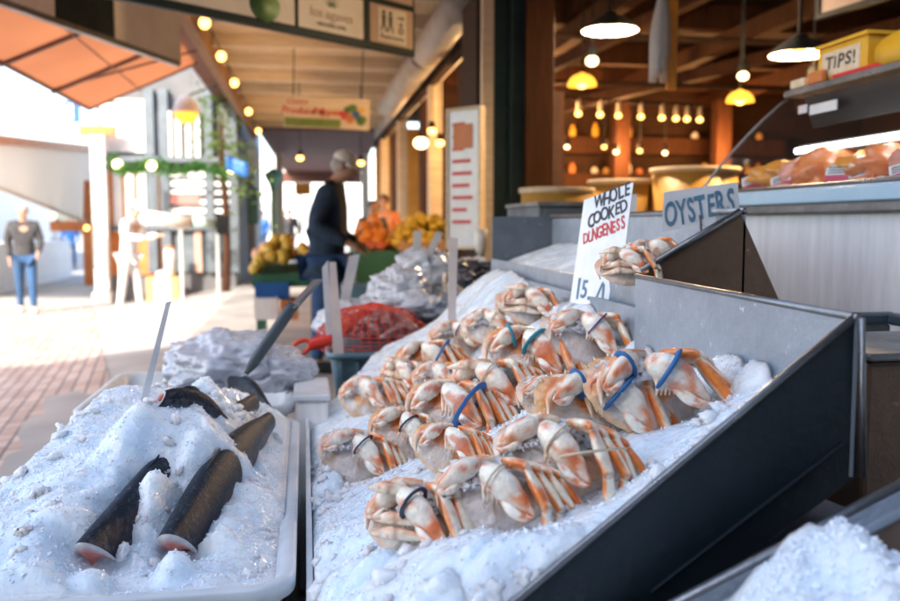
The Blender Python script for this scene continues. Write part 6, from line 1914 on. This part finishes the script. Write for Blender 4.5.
# fillets and price tags
random.seed(31)
FM = [mat('salmon_flesh', (.62, .16, .045), .35, col2=(.70, .28, .10), nscale=18, coat=.4, sss=.2), mat('golden_fillet', (.68, .32, .05), .35, col2=(.6, .25, .04), nscale=18, coat=.4), mat('pink_fillet', (.66, .34, .26), .4, col2=(.6, .24, .16), nscale=14, coat=.3), mat('red_fillet', (.45, .05, .03), .35, col2=(.55, .10, .05), nscale=14, coat=.3)]
lb = ['bright salmon fillet heap', 'golden smoked fillet heap', 'pale pink fillet heap', 'deep red fillet heap']
for i in range(14):
    y = 3.12 - i * .155; k = (1, 2, 0, 1, 0, 2, 3, 0, 1, 3, 0, 2, 1, 0)[i]
    mb = MB(); mb.smooth = True; mb.ball((1.84 + .03 * (i % 2), y, zc + .075), (.16, .075, .055 + .012*(i % 3)), amp=.35, fr=2.5, seed=i, nu=28, nv=18)
    o = mb.build('fillet_heap', FM[k])
    tag(o, lb[k] + (' on the case counter, number %d from the far end' % (i + 1)), 'fish fillet', 'fillet heaps in the glass case')
magenta = mat('magenta_print', (.42, .06, .12), .4)
LT = ['first', 'second', 'third', 'fourth', 'fifth', 'sixth', 'seventh', 'eighth', 'ninth']
for i in range(9):
    y = 3.14 - i * .165 - (.03 if i % 2 else 0); tilt = random.uniform(-.35, .15)
    kind = ('magenta', 'magenta', 'salmon', 'magenta', 'salmon', 'magenta', 'salmon', 'magenta', 'salmon')[i]
    wv, hv = (.038, .066) if i % 3 else (.046, .082)
    t_ = thing('price_tag', '%s and white price tag among the fillets, %s from the far glass end' % (kind, LT[i]), 'price tag', (0, 0, 0), group='price tags in the glass case')
    t_.matrix_basis = Matrix.Translation((1.70, y, zc + .012)) @ Matrix.Rotation(radians(-62), 4, 'Z') @ Matrix.Rotation(-.35, 4, 'X') @ Matrix.Rotation(tilt, 4, 'Y')
    mb = MB(); mb.box((-wv, 0, 0), (wv, .003, hv*.55)); mb.build('band', magenta if kind == 'magenta' else FM[0], t_, local=True)
    mb = MB(); mb.box((-wv, -.0005, hv*.555), (wv, .003, hv)); mb.build('header', M_['paper'], t_, local=True)
    mb = MB()
    for q in range(3): mb.box((-wv*.8, -.002, hv*.62 + q*hv*.11), (wv*(.8 - .2*q), -.0006, hv*.66 + q*hv*.11))
    mb.build('writing', M_['ink'], t_, local=True)
# crushed ice under the fillets, trims of the glass
def cb(x, y): return zc + .012 + .12 * (x - 1.58) + rough(x, y, 12, .8)
o = field(cb, 1.60, 2.30, .95, 3.20, .016).build('ice_bed', M_['ice']); tag(o, kind='stuff')
mb = MB(); mb.smooth = True; mb.tube([gf(1, k/12) + Vector((0, .006, 0)) for k in range(13)], .006, n=8); mb.build('glass_trim', M_['rimsteel'], dc)
mb = MB(); mb.smooth = True; mb.tube([gf(0, .02), gf(1, .02)], .007, n=8); mb.build('glass_trim', M_['rimsteel'], dc)
# tips box on the case top, and the yellow lid beside it
Xt = 1.93
a, b = at(817, 92, X=Xt), at(875, 84, X=Xt)
zt0 = top.z + .031
ya, yb = at(817, 90, X=Xt).y, at(866, 82, X=Xt).y
tp = thing('tips_box', 'yellow cardboard tips box with a white label on top of the glass case', 'box', (Xt, ya, zt0))
hb_ = at(817, 60, X=Xt).z - at(817, 94, X=Xt).z
mb = MB(); mb.box((Xt, yb, zt0), (Xt + .22, ya, zt0 + hb_)); mb.build('carton', M_['yellow'], tp, bevel=.004)
mb = MB(); mb.slab([(Xt - .01, yb - .01, zt0 + hb_ + .001), (Xt + .23, yb - .01, zt0 + hb_ + .001), (Xt + .23, ya + .01, zt0 + hb_ + .001), (Xt - .01, ya + .01, zt0 + hb_ + .001)], (0, 0, .012)); mb.build('lid', M_['yellow'], tp)
mb = MB(); mb.box((Xt - .003, yb + (ya-yb)*.12, zt0 + hb_*.16), (Xt - .0005, ya - (ya-yb)*.10, zt0 + hb_*.84)); mb.build('label', M_['signpaper'] if 'signpaper' in M_ else M_['cream'], tp)
Mt = wmat(tp).inverted() @ frame((Xt - .0035, (ya + yb)/2, zt0 + hb_*.5), (0, -1, 0), (0, 0, 1)) @ RX90
hand_text('TIPS!', tp, Mt, (ya-yb)*.62, hb_*.5, M_['ink'], 7, wob=.4)
yl = thing('yellow_tray', 'yellow plastic tray on the case top beside the tips box', 'tray', (Xt - .02, yb - .3, zt0))
mb = MB(); mb.smooth = True; mb.add([], []); mb.tube([(Xt + .05, yb - .03, zt0 + .045), (Xt + .05, yb - .12, zt0 + .045), (Xt + .05, yb - .6, zt0 + .045)], [.03, .075, .09], n=20, flat=1.0, sub=3); mb.build('bowl', M_['yellow'], yl)
gb_ = thing('green_box', 'pale green box on the case top right of the tips box', 'box', (Xt + .1, yb - .1, zt0))
mb = MB(); mb.box((Xt + .12, yb - .38, zt0 + .12), (Xt + .24, yb - .02, zt0 + .24)); mb.box((Xt + .14, yb - .3, zt0 + .001), (Xt + .22, yb - .1, zt0 + .119)); mb.build('carton', mat('pale_green_card', (.30, .48, .32), .5), gb_, bevel=.004)
# things laid along the far top of the case
for i, (y, mname, lab) in enumerate(((3.2, 'cream', 'cream packet'), (3.08, 'orange', 'orange packet'))):
    mb = MB(); mb.smooth = False; mb.box((top.x - .005, y - .05, zt0 + .0), (top.x + .02, y + .045, zt0 + .035 + .01*i)); o = mb.build('packet', M_[mname], bevel=.006); tag(o, lab + ' lying at the far end of the case top', 'packet')
# hanging board at the upper right
a, b = at(820, 14, Y=5.0), at(858, 4, Y=4.7)
hbd = thing('ceiling_board', 'small dark framed board hanging at the top right of the shop', 'board', M=frame((a.x, 5.0, a.z), (b.x - a.x, -.3, 0), (0, 0, 1)))
mb = MB(); mb.box((0, 0, 0), (.5, .03, .3)); mb.build('board', M_['signpink'], hbd, local=True)
mb = MB(); mb.box((-.03, -.01, -.03), (0, .04, .33)); mb.box((0, -.01, -.03), (.5, .04, 0)); mb.build('frame', M_['black'], hbd, local=True)
for x in (.1, .4):
    mb = MB(); mb.box((x, .01, .3), (x + .01, .02, 3.4 - a.z)); mb.build('hanger', M_['black'], hbd, local=True)

# ================================================================ produce stands
ps = thing('produce_stand', 'green draped produce stand heaped with oranges and lemons right of the man', 'stand', (1.0, 9.3, 0))
a, b = at(356, 248, Y=8.6), at(468, 248, Y=8.6)
mb = MB(); mb.slab([(a.x, 8.6, .30), (b.x, 8.6, .30), (b.x, 9.9, .30), (a.x, 9.9, .30)], (0, 0, .62)); mb.build('drape', M_['green'], ps, bevel=.01)
mb = MB(); mb.box((a.x + .03, 8.63, 0), (b.x - .03, 9.87, .299)); mb.build('base', M_['black'], ps)
mb = MB(); mb.box((at(398, 240, Y=8.55).x, 8.54, .921), (b.x, 8.60, 1.0)); mb.build('front_board', mat('stand_board', (.45, .22, .09), .6), ps)
def fruit_mesh(m, r): 
    mb = MB(); mb.smooth = True; mb.ball((0, 0, 0), (r, r, r*.94), nu=14, nv=9, amp=.05); return mb.mesh('fruit', m)
FR = {'orange': fruit_mesh(mat('orange_peel', (.68, .22, .02), .4, col2=(.6, .16, .015), nscale=20), .05), 'lemon': fruit_mesh(mat('lemon_peel', (.72, .45, .03), .4, col2=(.66, .36, .02), nscale=20), .048),
      'apple': fruit_mesh(mat('red_apple_skin', (.45, .05, .02), .35, col2=(.5, .12, .03), nscale=20), .045), 'mango': fruit_mesh(mat('mango_skin', (.70, .38, .05), .4, col2=(.5, .40, .06), nscale=12), .06), 'peach': fruit_mesh(mat('pale_peach_skin', (.70, .46, .30), .5, col2=(.6, .3, .2), nscale=12), .06)}
def heap(kind, n, x0, x1, y0, y1, z0, h, label, group, seed):
    R = random.Random(seed)
    for i in range(n):
        u, v = R.uniform(-1, 1), R.uniform(-1, 1)
        z = z0 + .03 + h * (1 - max(abs(u), abs(v)) ** 2) * R.uniform(.8, 1)
        o = bpy.data.objects.new(kind, FR[kind]); COL.objects.link(o)
        o.location = ((x0+x1)/2 + u*(x1-x0)/2, (y0+y1)/2 + v*(y1-y0)/2, z); o.rotation_euler = (R.uniform(0, 6), R.uniform(0, 6), 0)
        tag(o, label, 'fruit', group)
xm = at(392, 240, Y=8.9).x
heap('lemon', 90, xm, b.x - .05, 8.6, 9.5, .95, .30, 'yellow lemon in the heap on the green stand right of the man', 'lemons on the right stand', 1)
heap('orange', 44, a.x + .02, xm - .04, 8.7, 9.5, .92, .32, 'orange in the heap nearest the back of the man with the cap', 'oranges on the right stand', 2)
heap('apple', 20, a.x, xm - .02, 8.62, 8.85, .92, .03, 'red apple along the front edge of the green stand', 'apples on the right stand', 3)
ps2 = thing('produce_stand', 'low green produce stand of mangoes left of the man', 'stand', (-.2, 8, 0))
a, b = at(252, 276, Y=7.9), at(318, 272, Y=7.9)
mb = MB(); mb.slab([(a.x, 7.9, a.z - .10), (b.x, 7.9, a.z - .10), (b.x, 8.9, a.z - .04), (a.x, 8.9, a.z - .04)], (0, 0, .11)); mb.build('shelf', M_['green'], ps2)
for x in (a.x + .03, b.x - .06):
    for y in (7.93, 8.8):
        mb = MB(); mb.box((x, y, 0), (x + .05, y + .05, a.z - .101)); mb.build('leg', M_['green'], ps2)
heap('mango', 60, a.x + .02, b.x - .02, 7.95, 8.8, a.z + .02, .30, 'golden mango heaped on the low green stand left of the man', 'mangoes on the left stand', 4)
heap('peach', 12, a.x, a.x + .25, 8.4, 8.9, a.z + .12, .1, 'pale peach at the far left corner of the low stand', 'peaches on the left stand', 5)
def crate(px, py, Y, w, h, m, name, label):
    p = at(px, py, Y=Y); t_ = thing(name, label, 'crate', (p.x, Y, p.z - h/2))
    mb = MB()
    x0, x1, y0, y1, z0, z1 = p.x - w/2, p.x + w/2, Y, Y + .35, p.z - h/2, p.z + h/2
    for lo, hi in (((x0, y0, z0), (x1, y0 + .015, z1)), ((x0, y1 - .015, z0), (x1, y1, z1)), ((x0, y0 + .016, z0), (x0 + .015, y1 - .016, z1)), ((x1 - .015, y0 + .016, z0), (x1, y1 - .016, z1)), ((x0 + .016, y0 + .016, z0), (x1 - .016, y1 - .016, z0 + .015))): mb.box(lo, hi)
    mb.build('sides', m, t_)
    mb = MB(); mb.box((x0 + .03, y0 + .03, z0 + .016), (x1 - .03, y1 - .03, z1 - .02)); mb.build('contents', M_['offwhite'], t_)
crate(272, 291, 7.85, .30, .15, M_['blue'], 'blue_crate', 'blue crate under the low green stand')
crate(266, 309, 7.7, .20, .19, M_['offwhite'], 'white_crate', 'white crate below the blue crate, nearer the street')
crate(289, 310, 7.65, .15, .17, M_['orange'], 'peach_crate', 'peach coloured crate beside the white crate under the low stand')
crate(372, 298, 5.2, .34, .14, M_['bluetub'], 'grey_crate', 'pale grey crate behind the net bag below the green stand')
mb = MB(); p = at(372, 310, Y=5.2); mb.box((p.x - .2, 5.2, 0), (p.x + .2, 5.6, at(372, 306, Y=5.2).z - .01)); o = mb.build('dark_plinth', M_['black']); tag(o, 'dark plinth under the pale grey crate behind the net bag', 'plinth')

bake_texts()
